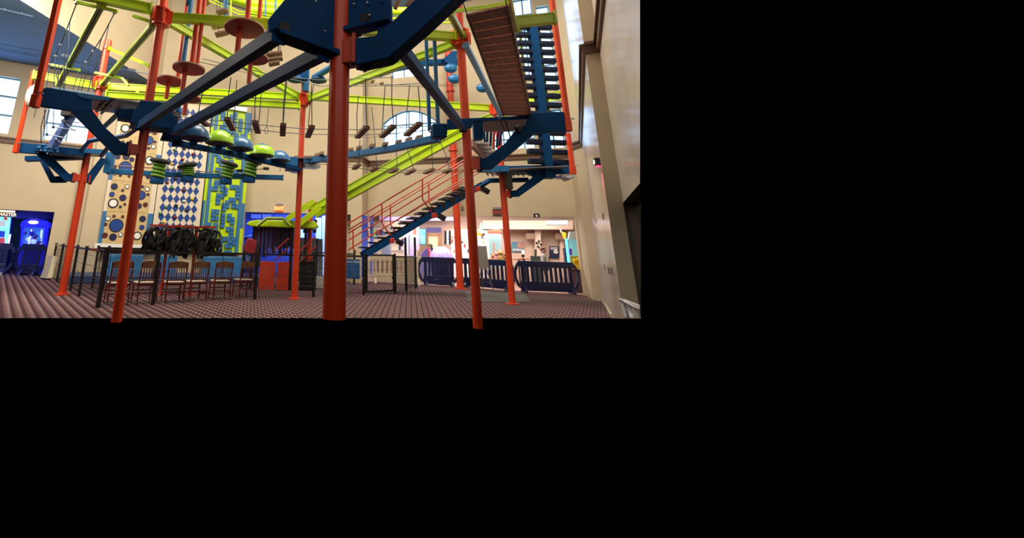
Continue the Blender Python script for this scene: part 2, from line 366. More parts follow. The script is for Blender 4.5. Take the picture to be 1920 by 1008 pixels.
# windows
PANE = mat('daylit_window_pane', (0.8, 0.85, 0.9), 0.3, emit=(0.22, 0.53, 1.0), estr=4.4)
FRM = mat('grey_blue_window_frame', (0.16, 0.23, 0.30), 0.5)
REV = mat('window_reveal', (0.55, 0.60, 0.66), 0.6)
def window(n, pt, h, nv, nh, arch=False, inset=0.25):
    a, b, z0, z1 = h; d = (pt(b, 0) - pt(a, 0)).normalized(); ctr = pt((a + b) / 2, z0, -inset); root = thing('window_%d' % n, None, None, ctr); root['kind'] = 'structure'
    def ht(s):
        u = (s - a) / (b - a) * 2 - 1; return z1 - (0.225 * (b - a) * u * u if arch else 0)
    cols = [a + (b - a) * k / nv for k in range(nv + 1)]; rows = [z0 + (z1 - z0) * k / nh for k in range(nh + 1)]
    if arch: rows = [z0, z0 + (z1 - z0) * .62, z1]
    for i in range(nv):
        for j in range(len(rows) - 1):
            mb = MB(); N = 4; bot = rows[j]; pts = [pt(cols[i], bot, -inset), pt(cols[i + 1], bot, -inset)]
            for k in range(N, -1, -1):
                s = cols[i] + (cols[i + 1] - cols[i]) * k / N; pts.append(pt(s, max(bot + .01, min(rows[j + 1], ht(s))), -inset))
            mb.prism(pts, (pt(a, 0, -inset - .02) - pt(a, 0, -inset))); build(mb, 'pane', PANE, root)
    for s in cols: mb = MB(); mb.beam(pt(s, z0, -inset + .03), pt(s, ht(s), -inset + .03), 0.07, 0.07, d); build(mb, 'mullion', FRM, root)
    for z in rows[:-1]: mb = MB(); mb.beam(pt(a, z, -inset + .03), pt(b, z, -inset + .03), 0.06, 0.08); build(mb, 'glazing_bar', FRM, root)
    mb = MB(); ss = [a + (b - a) * k / 12 for k in range(13)]
    for s, t in zip(ss[:-1], ss[1:]): mb.beam(pt(s, ht(s), -inset + .03), pt(t, ht(t), -inset + .03), 0.07, 0.09)
    build(mb, 'head_bar', FRM, root)
def w3f(s, z, o=0): return w3(s, z, o)
window(1, w1, H1[1], 3, 3); window(2, w1, H1[2], 2, 3)
window(3, w3f, H3[1], 4, 3, arch=True); window(4, w3f, H3[2], 3, 2); window(5, w3f, H3[3], 3, 5); window(6, w3f, H3[4], 4, 2); window(7, w3f, H3[5], 2, 2); window(8, w3f, H3[6], 1, 4)
# roof over the hall, far beyond the rides
mb = MB(); mb.quad((-9, 30, 13.5), (16, 30, 13.5), (16, 8, 15.9), (-9, 8, 15.9)); build(mb, 'ceiling_high', CEIL, kind='structure')
# ================================================================ ropes course: poles
POLE = {'A': (-7.37, 13.38), 'B': (-3.98, 9.39), 'C': (0.203, 4.57), 'M': (-0.62, 14.26), 'R1': (3.59, 10.09), 'R2': (6.44, 14.82), 'R3': (6.47, 20.09)}
def node(mb, x, y, z, r):           # bolted joint where the beams meet
    mb.lathe((x, y, z), [(r * 1.15, -0.30), (r * 1.15, -0.24), (r * 1.9, -0.22), (r * 1.9, -0.18), (r * 1.3, -0.17), (r * 1.3, 0.16), (r * 1.9, 0.18), (r * 1.9, 0.22), (r * 1.1, 0.24)], 12)
    for k in range(6):
        a = math.pi / 3 * k; d = Vector((math.cos(a), math.sin(a), 0)); mb.box(Vector((x, y, z)) + d * r * 1.9, d * 0.07, Vector((-d.y, d.x, 0)) * 0.02, ZUP * 0.17)
def pole(key, label, z0, z1, r, nodes=(), stubs=(), collars=(), cap=False, base=True):
    x, y = POLE[key]; t = thing('support_pole', label, 'pole', (x, y, z0), 'orange support poles of the ropes course')
    mb = MB(); mb.tube((x, y, z0), (x, y, z1), r, 24); build(mb, 'shaft', ORANGE, t, smooth=True)
    if base:
        mb = MB(); mb.lathe((x, y, 0), [(r * 2.0, 0.0), (r * 2.0, 0.035), (r * 1.05, 0.04), (r * 1.05, 0.06)], 20); o = build(mb, 'base_plate', ORANGE, t)
        for k in range(6):
            a = k * math.pi / 3; mb = MB(); mb.lathe((x + math.cos(a) * r * 1.6, y + math.sin(a) * r * 1.6, 0.035), [(0.02, 0), (0.02, 0.02)], 6); build(mb, 'bolt', STEEL, o)
    for z in nodes:
        mb = MB(); node(mb, x, y, z, r); build(mb, 'joint', ORANGE, t)
    for z in collars:
        mb = MB(); mb.lathe((x, y, z), [(r, -0.08), (r * 1.45, -0.06), (r * 1.45, 0.0), (r * 1.15, 0.02), (r * 1.15, 0.5), (r, 0.52)], 20); build(mb, 'collar', ORANGE, t, smooth=True)
    if cap:
        mb = MB(); mb.lathe((x, y, z1), [(r, -0.35), (r * 1.25, -0.33), (r * 1.25, -0.02), (r * 1.1, 0.03), (0.001, 0.05)], 16); build(mb, 'cap', ORANGE, t, smooth=True)
    for (ang, z, ln, h) in stubs:
        d = adir(ang); sd = Vector((-d.y, d.x, 0)); c = Vector((x, y, z)) + d * (r + ln / 2 - .02)
        mb = MB(); mb.box(c, d * (ln / 2 + .02), sd * 0.10, ZUP * h / 2); mb.box(c + d * (ln / 2 + .01), d * 0.02, sd * 0.14, ZUP * (h / 2 + .03)); o = build(mb, 'bracket', ORANGE, t, bevel=0.006)
        for sz in (-1, 1):
            for sy in (-1, 1): mb = MB(); mb.tube(c + d * (ln / 2 - .03) + ZUP * sz * (h / 2 + .02) + sd * sy * .07, c + d * (ln / 2 + .08) + ZUP * sz * (h / 2 + .02) + sd * sy * .07, 0.022, 6); build(mb, 'bolt', BLACK, o)
    return t
def zof(x, y, key):
    p = POLE[key]; d = ray(x, y); return CAMH + d.z * math.hypot(*p) / math.hypot(d.x, d.y)
zcut = zof(628, 597, 'C')
pole('A', 'orange pole standing by the black fence end at far left', 0, zof(203, 77, 'A'), 0.103, [zof(190, 157, 'A')], [(245, zof(152, 334, 'A'), .16, .22), (65, zof(160, 336, 'A'), .1, .2)], cap=True)
pole('B', 'orange pole in front of the polka dot climbing wall', 0, 8.5, 0.103, [zof(291, 30, 'B')], [(245, zof(255, 281, 'B'), .17, .22)], base=False)
pole('C', 'thickest nearest orange pole in the middle foreground', zcut, 6.0, 0.116, [], [(118, zof(650, 104, 'C'), .12, .30)], base=False)
pole('M', 'slim orange pole left of the thick foreground pole', 0, zof(574, 133, 'M'), 0.097, [zof(570, 188, 'M')])
pole('R1', 'orange pole just right of the red stair rails', 0, 8.6, 0.103, [zof(861, 72, 'R1')], [(112, zof(886, 308, 'R1'), .15, .26)], base=False)
pole('R2', 'slim orange pole on the grey mat by the easel', 0, zof(925, 185, 'R2'), 0.103, [zof(930, 205, 'R2')], [(112, zof(948, 363, 'R2'), .10, .22)])
pole('R3', 'farther orange mast with stepped collars near the white barrier', 0, 12.5, 0.15, [], [], [zof(850, 281, 'R3'), zof(845, 170, 'R3'), zof(842, 120, 'R3')])

# ================================================================ platforms with their cranked arms
def poly(px, key, ang, th, name, m, parent, off=0.0, bevel=0.012):
    x, y = POLE[key]; n = Vector((math.cos(math.radians(ang)), -math.sin(math.radians(ang)), 0)); n = n if n.y < 0 else -n
    p0 = (x + n.x * off, y + n.y * off); pts = [PL(a, b, p0, ang) for a, b in px]
    mb = MB(); mb.prism([p + n * th / 2 for p in pts], n * -th); return build(mb, name, m, parent, bevel=bevel)
def slab(px, z, th, name, m, parent):
    mb = MB(); mb.prism([PZ(a, b, z) for a, b in px], (0, 0, th)); return build(mb, name, m, parent)
def root(name, label, px, z, cat='platform', group='blue ropes course platforms'): return thing(name, label, cat, PZ(px[0], px[1], z), group)
def zb(k): return Vector((*POLE[k], 0))

t = root('platform', 'blue platform around the pole by the dotted wall', (270, 215), 4.3)
poly([(75, 200), (75, 182), (80, 168), (88, 164.5), (172, 180), (172, 211), (132, 208.5)], 'B', 65, .10, 'fascia', BLUE, t)
poly([(130, 207), (171, 205), (197, 240.5), (228, 268), (245, 271), (245, 290), (214, 290)], 'B', 65, .2, 'arm', BLUE, t)
poly([(140, 172.5), (205, 182), (206, 188), (180, 189), (148, 182)], 'B', 65, .03, 'kick_plate', BLUE2, t, off=.16)
slab([(140, 174), (300, 199), (340, 216), (332, 234), (226, 214), (172, 206)], 4.62, .03, 'deck', DECK, t)
for (x0, y0, x1, y1) in ((180, 209, 205, 184), (190, 212, 214, 186), (186, 197, 208, 199)):
    mb = MB(); mb.beam(PZ(x0, y0, 4.6), PZ(x1, y1, 4.6), .06, .05); build(mb, 'deck_stiffener', BLACK, t)
poly([(262, 194), (312, 198.5), (331, 238), (326, 247), (263, 240), (243, 236), (248, 216)], 'B', 65, .55, 'hub_box', BLUE, t, off=.05)
poly([(221, 207), (256, 207), (253, 229), (220, 224)], 'B', 65, .3, 'gusset_box', BLUE, t, off=-.35)
poly([(318, 222), (330, 218), (342, 268), (300, 262), (306, 248), (326, 246)], 'B', 65, .2, 'gusset_box', BLUE, t, off=-.45)

t = root('platform', 'blue platform carried by the pole at far left', (110, 285), 4.2)
poly([(31, 286), (31.5, 269), (35, 267), (70, 270.5), (69, 289)], 'A', 70, .12, 'fascia', BLUE, t)
poly([(67, 288), (90, 286), (130, 326), (143, 327.5), (142, 340), (122, 339.5)], 'A', 70, .2, 'arm', BLUE, t)
poly([(76, 302), (86, 304), (102, 331), (124, 330), (124, 342), (96, 342.5)], 'A', 80, .16, 'arm', BLUE, t, off=-.5)
poly([(163, 330), (189, 297), (197, 297), (196, 305), (171, 343), (163, 343)], 'A', 75, .16, 'arm', BLUE, t)
mb = MB(); mb.beam(PY(49, 298, 13.7), PY(157, 294.5, 14.2), .3, .15); build(mb, 'edge_beam', BLUE, t)
mb = MB(); mb.beam(PY(70, 279, 12.9), PY(160, 289, 13.2), .5, .2); build(mb, 'side_beam', BLUE, t)
slab([(66, 283), (118, 276), (196, 284), (190, 294), (110, 292)], 4.3, .03, 'deck', DECK, t)
mb = MB(); mb.beam(PY(156, 284, 13.2), PY(192, 286, 13.5), .4, .14); build(mb, 'hub_plate', BLUE2, t)
mb = MB(); mb.tube(PY(117, 283, 13.1), PY(145, 287, 13.3), .15, 18); build(mb, 'drum', mat('dark_blue_drum', (.012, .03, .075), .4), t, smooth=True)
mb = MB(); mb.path([PY(146, 290, 13.2), PY(168, 264, 12.4), PY(196, 259, 11.6)], .07, 4); build(mb, 'strut', BLUE2, t)
mb = MB(); mb.path([PY(190, 293, 13.0), PY(216, 258, 11.6), PY(240, 253, 10.6), PY(262, 237, 9.8)], .07, 4); build(mb, 'strut', BLUE2, t)
mb = MB(); mb.path([PY(192, 241, 11.4), PY(222, 213, 9.9)], .075, 4); build(mb, 'strut', BLUE2, t)
for k, (x, y) in enumerate(((74, 277), (82, 272), (90, 278), (98, 274), (105, 279), (86, 283))):
    mb = MB(); q = PY(x, y, 12.6); mb.ball(q, .07, 8, 5, (1.3, 1, .8)); mb.tube(q, q + Vector((.08, 0, -.1)), .03, 6); build(mb, 'trolley', BLUE2, t)

t = root('platform', 'large dark blue platform overhead beside the thickest pole', (600, 30), 4.2)
poly([(503, 62), (502, 38), (533, 0), (541, -9), (628, -9), (628, 98), (614, 94), (524, 61), (511, 57)], 'C', 58, .06, 'fascia', BLUE, t)
poly([(511, 57), (524, 61), (628, 98), (628, 108), (519, 69)], 'C', 58, .22, 'bottom_flange', BLUE, t)
poly([(655, -9), (733, -9), (735, 10), (735, 37), (730, 42), (650, 56)], 'C', 118, .06, 'fascia', BLUE, t)
poly([(650, 55), (730, 41), (735, 37), (734, 43), (650, 64)], 'C', 118, .2, 'bottom_flange', BLUE, t)
for q in (((524, 41), (543, 44), (542, 60), (523, 57)),): poly(q, 'C', 58, .02, 'hatch', RUBBER, t, off=.04, bevel=0)
poly([(676, 27), (693, 24), (694, 39), (677, 43)], 'C', 118, .02, 'hatch', RUBBER, t, off=.04, bevel=0)
for (x, y) in ((671, 12), (696, 10), (722, 5), (700, 33)): mb = MB(); q = PL(x, y, POLE['C'], 118) + Vector((-.05, -.05, 0)); mb.ball(q, .016, 8, 5); build(mb, 'bolt', STEEL, t)
for (x, y) in ((563, 4), (586, 7), (603, 62)): mb = MB(); q = PL(x, y, POLE['C'], 58) + Vector((.04, -.05, 0)); mb.ball(q, .014, 8, 5); build(mb, 'bolt', STEEL, t)
poly([(672, 79), (708, 75), (745, 45), (800, -9), (872, -9), (800, 58), (738, 111), (731, 116), (682, 127), (672, 127)], 'C', 118, .22, 'arm', BLUE, t)
for (x, y) in ((670, 76), (678, 74), (684, 75), (676, 128), (684, 131), (692, 128)): mb = MB(); q = PL(x, y, POLE['C'], 118); mb.ball(q, .028, 6, 4); build(mb, 'flange_bolt', BLACK, t)

t = root('platform', 'blue platform right of the stairs carrying the plank bridge end', (930, 235), 4.6)
poly([(985, 235), (992, 213), (1056, 210.5), (1061, 246.5), (1003, 250), (966, 246)], 'R1', 112, .12, 'fascia', BLUE, t)
poly([(895, 300), (911, 297), (946, 271), (967, 244), (1003, 250), (988, 263), (921, 317.5), (895, 317.5)], 'R1', 112, .2, 'arm', BLUE, t)
slab([(866, 229), (1000, 218), (990, 236), (958, 247), (904, 247)], 4.78, .03, 'deck', mat('deck_underside', (.16, .10, .11), .5, .3, var=.1), t)
poly([(838, 224), (992, 217), (992, 223), (885, 228), (884, 240), (838, 243)], 'R1', 104, .08, 'edge_plate', BLUE, t, off=.1)
mb = MB(); mb.lathe(PY(971, 240, 9.5), [(.07, -.1), (.10, 0), (.05, .06)], 10); build(mb, 'cable_clamp', BLACK, t)
poly([(886, 230), (904, 228), (905, 262), (888, 263)], 'R1', 104, .25, 'gusset_box', BLUE, t, off=-.4)
for (x0, y0, x1, y1) in ((936, 222, 947, 246), (946, 220, 958, 262)): mb = MB(); mb.tube(PY(x0, y0, 9.6), PY(x1, y1, 9.9), .016, 6); build(mb, 'cable', CABLE, t)
for (x, y, s) in ((822, 247, 1.0), (826, 243, .8)): mb = MB(); q = PY(x, y, 10.3); mb.box(q, (.17 * s, 0, 0), (0, .15 * s, 0), (0, 0, .17 * s)); build(mb, 'cable_anchor', BLUE, t, bevel=.02)
for k in range(7): mb = MB(); q = PY(805 + k * 2.2, 247 - k * 1.2, 10.3); mb.ball(q, .035, 6, 4, (1, .6, .6)); build(mb, 'chain_link', STEEL, t)

t = root('platform', 'blue platform at the top of the red railed stairs', (990, 322), 4.2)
poly([(950, 311.5), (1068, 308.5), (1070, 326), (1030, 327), (1000, 333), (985, 322), (950, 321)], 'R2', 112, .12, 'fascia', BLUE, t)
poly([(956, 357.5), (967, 357), (998, 333), (1020, 318), (1030, 328), (973, 368.5), (956, 369)], 'R2', 112, .18, 'arm', BLUE, t)
slab([(892, 319), (1066, 312), (1030, 327), (930, 329)], 4.35, .03, 'deck', DECK, t)
mb = MB(); mb.beam(PY(896, 317, 14.6), PY(952, 317, 14.4), .3, .2); build(mb, 'edge_beam', BLUE2, t)
mb = MB(); mb.beam(PY(916, 338.5, 15.6), PY(990, 337, 15.2), .14, .14); build(mb, 'lower_beam', BLUE, t)
for k in range(9): mb = MB(); q = PY(912 + k * 9.5, 323 + (k % 2) * 1.5, 14.6); mb.beam(q, q + Vector((.06, 0, -.12)), .03, .03); build(mb, 'hook', BLACK, t)
mb = MB(); mb.prism([PY(1053, 327, 13.9), PY(1079, 328, 13.8), PY(1077, 334, 13.8), PY(1070, 337, 13.8), PY(1066, 333, 13.8), PY(1055, 332, 13.9)], (0, .4, 0)); build(mb, 'exit_step', STEEL, t)
mb = MB(); mb.box(PY(954, 338, 14.5), (.08, 0, 0), (0, .1, 0), (0, 0, .3)); build(mb, 'belay_box', BLACK, t)

t = root('platform', 'small blue platform on the slim middle pole', (560, 305), 4.3)
mb = MB(); mb.prism([PY(x, y, 13.95) for x, y in ((527, 293), (559, 293.5), (559, 320), (548, 320), (534, 315))], (0, .5, 0)); build(mb, 'side_plate', BLUE2, t, bevel=.01)
mb = MB(); mb.prism([PY(x, y, 13.95) for x, y in ((571, 294), (590, 297), (590, 305), (571, 305))], (0, .5, 0)); build(mb, 'side_plate', BLUE2, t, bevel=.01)
slab([(528, 296), (596, 297), (594, 312), (545, 315)], 4.4, .03, 'deck', DECK, t)
mb = MB(); mb.beam(PY(540, 317.5, 14.0), PY(560, 319, 14.2), .5, .05); build(mb, 'under_beam', BLUE, t)
mb = MB(); mb.beam(PY(568, 311, 14.1), PY(595, 313, 14.4), .4, .12); build(mb, 'grey_tray', STEEL, t)
t = root('platform', 'higher blue platform with tube rails atop the slim middle pole', (565, 140), 7.5)
mb = MB(); q = PY(571, 135, 14.2); mb.lathe(q, [(.16, -.35), (.18, -.3), (.18, .25), (.2, .28), (.2, .32)], 12); build(mb, 'socket', BLUE, t)
for (x0, y0, x1, y1, r) in ((588, 146, 622, 126, .11), (556, 147, 542, 134, .13), (540, 145, 565, 148, .07), (583, 150, 598, 147, .06)):
    mb = MB(); mb.tube(PY(x0, y0, 14.0), PY(x1, y1, 13.4 if x1 > 600 else 14.4), r, 12); build(mb, 'tube_rail', BLUE2, t, smooth=True)
for (x, y) in ((555, 148), (597, 149)): mb = MB(); mb.lathe(PY(x, y, 14.0), [(.3, -.05), (.26, .02), (.14, .14)], 16); build(mb, 'foot_pad', BLUE, t, smooth=True)
mb = MB(); q = PY(575, 118, 14.2); mb.box(q, (.115, 0, 0), (0, .1, 0), (0, 0, 1.1)); build(mb, 'upper_post', BLUE2, t)

# hanging end posts
def post(label, a, b, Y, wd, m=ORANGE, name='end_post', grp='hanging orange end posts', foot=True):
    t = thing(name, label, 'post', PY(b[0], b[1], Y), grp); p, q = PY(a[0], a[1], Y), PY(b[0], b[1], Y); q.x = p.x = (p.x + q.x) / 2
    mb = MB(); mb.box((p + q) / 2, (wd / 2, 0, 0), (0, wd / 2, 0), (0, 0, abs(p.z - q.z) / 2)); build(mb, 'tube', m, t, bevel=.01)
    if foot:
        mb = MB(); mb.box(q + ZUP * .14, (wd * .62, 0, 0), (0, wd * .62, 0), (0, 0, .13)); build(mb, 'sleeve', m, t, bevel=.01)
        mb = MB(); mb.box(q + ZUP * .3 + Vector((wd * .8, -.05, 0)), (wd * .5, 0, 0), (0, .02, 0), (0, 0, .012)); build(mb, 'clip_plate', STEEL, t)
    return t
post('wide orange post hanging to the end of the left platform', (109, -8), (66, 202), 8.15, .115)
post('thin orange post at the left edge carrying the far left platform', (64, 134), (28, 287), 12.6, .10)
post('orange post hanging beside the blue rung tower', (1036, -8), (1064, 247), 9.25, .10)
post('thinner orange post below the rung tower by the right wall', (1064, 250), (1076, 327), 13.9, .12)
post('left blue square post hanging behind the rope bridge', (799, 40), (804, 246), 10.6, .085, BLUE2, 'hanger_post', 'blue hanger posts', False)
post('right blue square post hanging beside the upper orange joint', (815, 44), (820, 252), 10.2, .085, BLUE2, 'hanger_post', 'blue hanger posts', False)

# ================================================================ blue beams
def bbeam(label, pts, wd, h, m=BLUE, name='blue_beam', grp='blue steel beams'):
    t = thing(name, label, 'beam', pts[0], grp)
    for a, b in zip(pts[:-1], pts[1:]): mb = MB(); mb.beam(a, b, wd, h); build(mb, 'box_section', m, t, bevel=.008)
    for p in (pts[0], pts[-1]):
        d = (Vector(pts[1]) - Vector(pts[0])).normalized(); s = d.cross(ZUP).normalized(); u = s.cross(d); mb = MB(); mb.box(p, d * .015, s * (wd / 2 + .02), u * (h / 2 + .02)); build(mb, 'end_plate', m, t)
    return t
bbeam('blue box beam running from dotted wall pole up to overhead platform, upper of two', [PY(262, 236, 9.0), PL(522, 64, POLE['C'], 58)], .13, .17)
bbeam('lower of two blue box beams rising to the overhead platform', [PY(322, 248, 9.3), PL(606, 98, POLE['C'], 58)], .13, .17)
bbeam('blue box beam falling from the overhead platform to the pole by the stairs', [PL(722, 52, POLE['C'], 118), PY(868, 240, 9.9)], .13, .16)
t = bbeam('light blue balance beam with wooden step blocks', [PY(588, 300, 14.0), PY(600, 299, 13.9), PY(735, 279, 12.3), PY(822, 259, 10.9)], .22, .18, BLUE2, 'balance_beam')
for k, (x, y, Y) in enumerate(((594, 291, 14), (603, 288, 13.7), (658, 281, 13.2), (673, 277.5, 13.0), (697, 274, 12.7), (722, 270.5, 12.4), (747, 266.5, 12.1), (766, 262, 11.8), (785, 258, 11.5))):
    q = PY(x, y, Y); mb = MB(); mb.box(q, (.08, -.01, .015), (0, .13, 0), (0, 0, .045)); build(mb, 'step_block', WOOD, t)
t = bbeam('low blue beam carrying four green springs', [PY(203, 321, 13.2), PY(330, 328, 13.5), PY(530, 333, 14.0)], .2, .15, BLUE2, 'spring_beam')
mb = MB(); mb.box(PY(204.5, 305, 13.1), (.095, 0, 0), (0, .1, 0), (0, 0, .32)); build(mb, 'end_post', BLUE2, t)
for x in (525, 203): mb = MB(); q = PY(x, 322, 13.9 if x > 400 else 13.2); mb.tube(q, q + ZUP * .3, .015, 6); build(mb, 'hanger_rod', STEEL, t)
mb = MB(); mb.path([PY(212, 310, 13.2), PY(320, 317, 13.6), PY(387, 322, 13.9), PY(500, 316, 14.4)], .018, 6); build(mb, 'guide_cable', WOODR, t)
for (x, y) in ((345, 315), (450, 320), (499, 316)): mb = MB(); mb.box(PY(x, y, 13.7), (.09, 0, 0), (0, .05, 0), (0, 0, .04)); build(mb, 'cable_block', RUBBER, t)
bbeam('blue beam under the five climbing domes', [PY(330, 268, 10.1), PY(440, 289, 12.0), PY(552, 315, 13.9)], .2, .13, BLUE, 'dome_beam')
t = bbeam('curved blue walkway high up behind the right poles', [PY(715, 138, 17), PY(745, 128, 17.4), PY(800, 118, 18), PY(858, 116, 18.6)], .35, .22, BLUE, 'high_walkway')
mb = MB(); mb.prism([PY(x, y, 17.8) for x, y in ((831, 110), (848, 96), (857, 95), (857, 130), (848, 127))], (0, .4, 0)); build(mb, 'bracket_plate', BLUE, t)
for (x, y) in ((845, 128), (852, 148), (905, 165)): mb = MB(); mb.ball(PY(x, y, 17.5), .3, 10, 6, (1, .6, .7)); build(mb, 'pulley', BLUE2, t)
bbeam('blue channel leaning up past the wooden plank bridge', [PY(873, 84, 9.9), PY(938, 214, 13.6)], .14, .12, mat('pale_blue_channel', (.16, .34, .52), .3), 'leaning_channel')

# ================================================================ lime beams
def gbeam(label, a, b, wd=.17, h=.24, m=LIME, track=False):
    t = thing('lime_beam' if not track else 'lime_track', label, 'beam', a, 'lime green steel beams'); mb = MB()
    if not track: mb.ibeam(a, b, wd, h); build(mb, 'i_section', m, t)
    else:
        mb.beam(a, b, wd, h); build(mb, 'channel', m, t); p, q, d, s, u = mb.frame(a, b); mb = MB(); mb.beam(p - u * (h / 2 + .002), q - u * (h / 2 + .002), wd * .22, .006); build(mb, 'slot', BLACK, t)
    p, q, d, s, u = mb.frame(a, b)
    for e in (p, q): mb = MB(); mb.box(e, d * .02, s * (wd / 2 + .03), u * (h / 2 + .03)); build(mb, 'end_plate', m, t)
    return t
ZG = 6.85
jA, jB, jM = PY(190, 158, 13.38), PY(291, 30, 9.39), PY(570, 186, 14.26)
jR1, jR2 = PY(861, 70, 10.09), PY(932, 203, 14.82)
gbeam('lime beam reaching from far left orange post to the capped pole', PY(63, 141, 12.5), PY(180, 161, 13.3), .17, .24)
gbeam('upper of two long lime beams between left and middle poles', PY(205, 163, 13.4), PY(560, 182, 14.2), .17, .23)
gbeam('lower of two long lime beams between left and middle poles', PY(200, 178, 12.6), PY(561, 198, 13.9), .17, .22)
gbeam('lime beam passing behind the thick pole above the arched window', PY(580, 181, 14.4), PY(940, 204, 15.0), .17, .25)
gbeam('lime beam rising from middle pole to the joint by the plank bridge', PY(582, 184, 14.2), PY(852, 82, 10.2), .16, .21)
gbeam('lime beam rising from middle pole leftward to the joint above dotted wall', PY(558, 180, 14.2), PY(305, 33, 9.5), .16, .21)
gbeam('lime beam crossing the top behind the red step discs', PY(303, 32, 9.45), PY(852, 69, 10.1), .17, .22)
gbeam('lime beam leaving the top left of the picture', PY(283, 17, 9.3), PY(140, -14, 8.6), .17, .24)
gbeam('lime slotted track sloping between two left poles', PY(288, 46, 9.4), PY(193, 157, 13.2), .15, .13, LIMED, True)
gbeam('lime slotted track with rope ladders hanging from it', PY(190, 10, 8.9), PY(111, 157, 12.7), .15, .13, LIMED, True)
gbeam('thin lime strut below the capped pole top', PY(206, 91, 13.3), PY(282, 124, 11.0), .06, .08)
gbeam('lime slotted track above the joint by the plank bridge', PY(838, 14, 8.2), PY(866, 66, 9.9), .14, .12, LIMED, True)
gbeam('lime slotted track along the right of the plank bridge', PY(953, -8, 7.0), PY(967, 54, 8.3), .10, .12, LIMED, True)
gbeam('deep lime fascia beam above the blue rung tower', PY(964, 42, 8.6), PY(1040, 34, 8.4), .14, .24, LIMED)
gbeam('short lime bar over the first wooden plank', PY(846, 22, 7.6), PY(948, 8, 6.6), .06, .07)
gbeam('lime beam seen through the lower rung gaps', PY(985, 190, 18.0), PY(1062, 178, 17.2), .2, .4)
gbeam('lime beam by the leaning channel and far mast', PY(898, 232, 17), PY(945, 215, 15.5), .3, .4)
for k, (a, b, Y) in enumerate((((144, 4), (186, 14), 8.9), ((191, 14), (220, 22), 8.9), ((250, 30), (281, 40), 9.4), ((93, 121), (150, 132), 11.6), ((176, 136), (226, 146), 12.4), ((229, 146), (241, 160), 13.4), ((253, 167), (262, 177), 13.2), ((914, 207), (935, 199), 15.2))):
    mb = MB(); mb.beam(PY(*a, Y), PY(*b, Y), .07, .07)
    build(mb, 'rope_spreader', LIME, label='short lime spreader bar ' + ('at the top left end of rope ladder track', 'at the right of rope ladder track top', 'beside the joint above dotted wall', 'low on the rope ladder track', 'above the capped pole joint', 'angled on the upper long lime beam', 'angled on the lower long lime beam', 'by the slim pole under plank bridge')[k], cat='bar', group='lime rope spreader bars', bevel=.005)
gz = thing('zip_rail', 'double lime rail sloping down behind the thick pole to the start hut', 'rail', PY(585, 392, 17.2))
for (a, b, o) in (((588, 391), (868, 233), 0), ((592, 402), (870, 249), 0)):
    mb = MB(); mb.ibeam(PY(*a, 17.3), PY(*b, 14.2), .2, .26); build(mb, 'rail', LIME, gz)
# ================================================================ hanging boards and ropes
ORD = ['first', 'second', 'third', 'fourth', 'fifth', 'sixth', 'seventh', 'eighth', 'ninth', 'tenth', 'eleventh', 'twelfth', 'thirteenth', 'fourteenth', 'fifteenth', 'sixteenth', 'seventeenth', 'eighteenth', 'nineteenth', 'twentieth']
def board(name, label, a, b, z, wd, th, m, group, ropes=(), rr=.011, rope_m=ROPE):
    p, q = PZ(a[0], a[1], z), PZ(b[0], b[1], z); t = thing(name, label, 'plank', (p + q) / 2, group)
    mb = MB(); mb.beam(p, q, wd, th); build(mb, 'board', m, t, bevel=.006)
    for (x, y, e) in ropes:             # rope from a board end up to a photo point
        s = p if e == 0 else q; top = PY(x, y, s.y + .05); mid = s.lerp(top, .5) + Vector((random.uniform(-.03, .03), 0, 0))
        mb = MB(); mb.path([s, mid, top], rr, 5); build(mb, 'rope', rope_m, t)
    ENDS.append((p, q)); return t
ENDS = []
G = 'hanging boards of the near rope bridge'
B1 = [((371, 220), (389, 235), [(380, 172, 0)]), ((426, 222), (437, 243), [(433, 145, 0), (444, 150, 1)]), ((478, 228), (484, 248), [(482, 162, 0), (491, 160, 1)]), ((531, 233), (530, 253), [(538, 150, 0), (536, 152, 1)]),
      ((585, 237), (577, 256), [(584, 160, 0), (588, 158, 1)]), ((688, 238), (670, 257), [(685, 148, 0), (672, 180, 1)]), ((738, 236), (716, 256), [(735, 142, 0), (722, 162, 1)]), ((787, 231), (762, 253), [(784, 162, 0), (768, 160, 1)])]
for k, (a, b, r) in enumerate(B1): board('hanging_board', '%s hanging wooden board from the left on the near rope bridge' % ORD[k], a, b, 4.2, .14, .075, WOODR if k < 5 else WOOD, G, r)
near_ends = ENDS[:]; ENDS.clear()
G = 'hanging boards of the far rope bridge'
B2 = [((673, 308), (664, 316), [(675, 262, 0)]), ((707, 313), (697, 320), [(697, 200, 0)]), ((744, 317), (732, 323), [(742, 282, 0)]), ((776, 318), (762, 326), [(763, 278, 0)]), ((812, 317), (797, 324), [(809, 268, 0)]), ((844, 318), (833, 323), [(825, 265, 0)])]
for k, (a, b, r) in enumerate(B2): board('hanging_board', '%s small hanging board from the left on the far lower bridge' % ORD[k], a, b, 4.05, .16, .08, WOOD, G, r)
far_ends = ENDS[:]; ENDS.clear()
def line(label, pts, r=.010):
    mb = MB(); mb.path(pts, r, 5); return build(mb, 'cable', CABLE, label=label, cat='cable', group='bridge cables')
def cable(label, pts, r=.011, m=CABLE, name='cable', cat='cable', grp='bridge cables'):
    mb = MB(); mb.path([PY(*p) for p in pts], r, 5); return build(mb, name, m, label=label, cat=cat, group=grp)
line('nearer cable threading the near hanging boards', [PY(326, 216, 9.6)] + [a.lerp(b, .25) for a, b in near_ends] + [PY(816, 236, 10.2)])
line('farther cable threading the near hanging boards', [PY(330, 222, 9.8)] + [a.lerp(b, .75) for a, b in near_ends] + [PY(816, 242, 10.4)])
line('nearer cable of the far lower bridge', [PY(590, 303, 14.3)] + [a.lerp(b, .2) for a, b in far_ends] + [PY(893, 318, 14.7)])
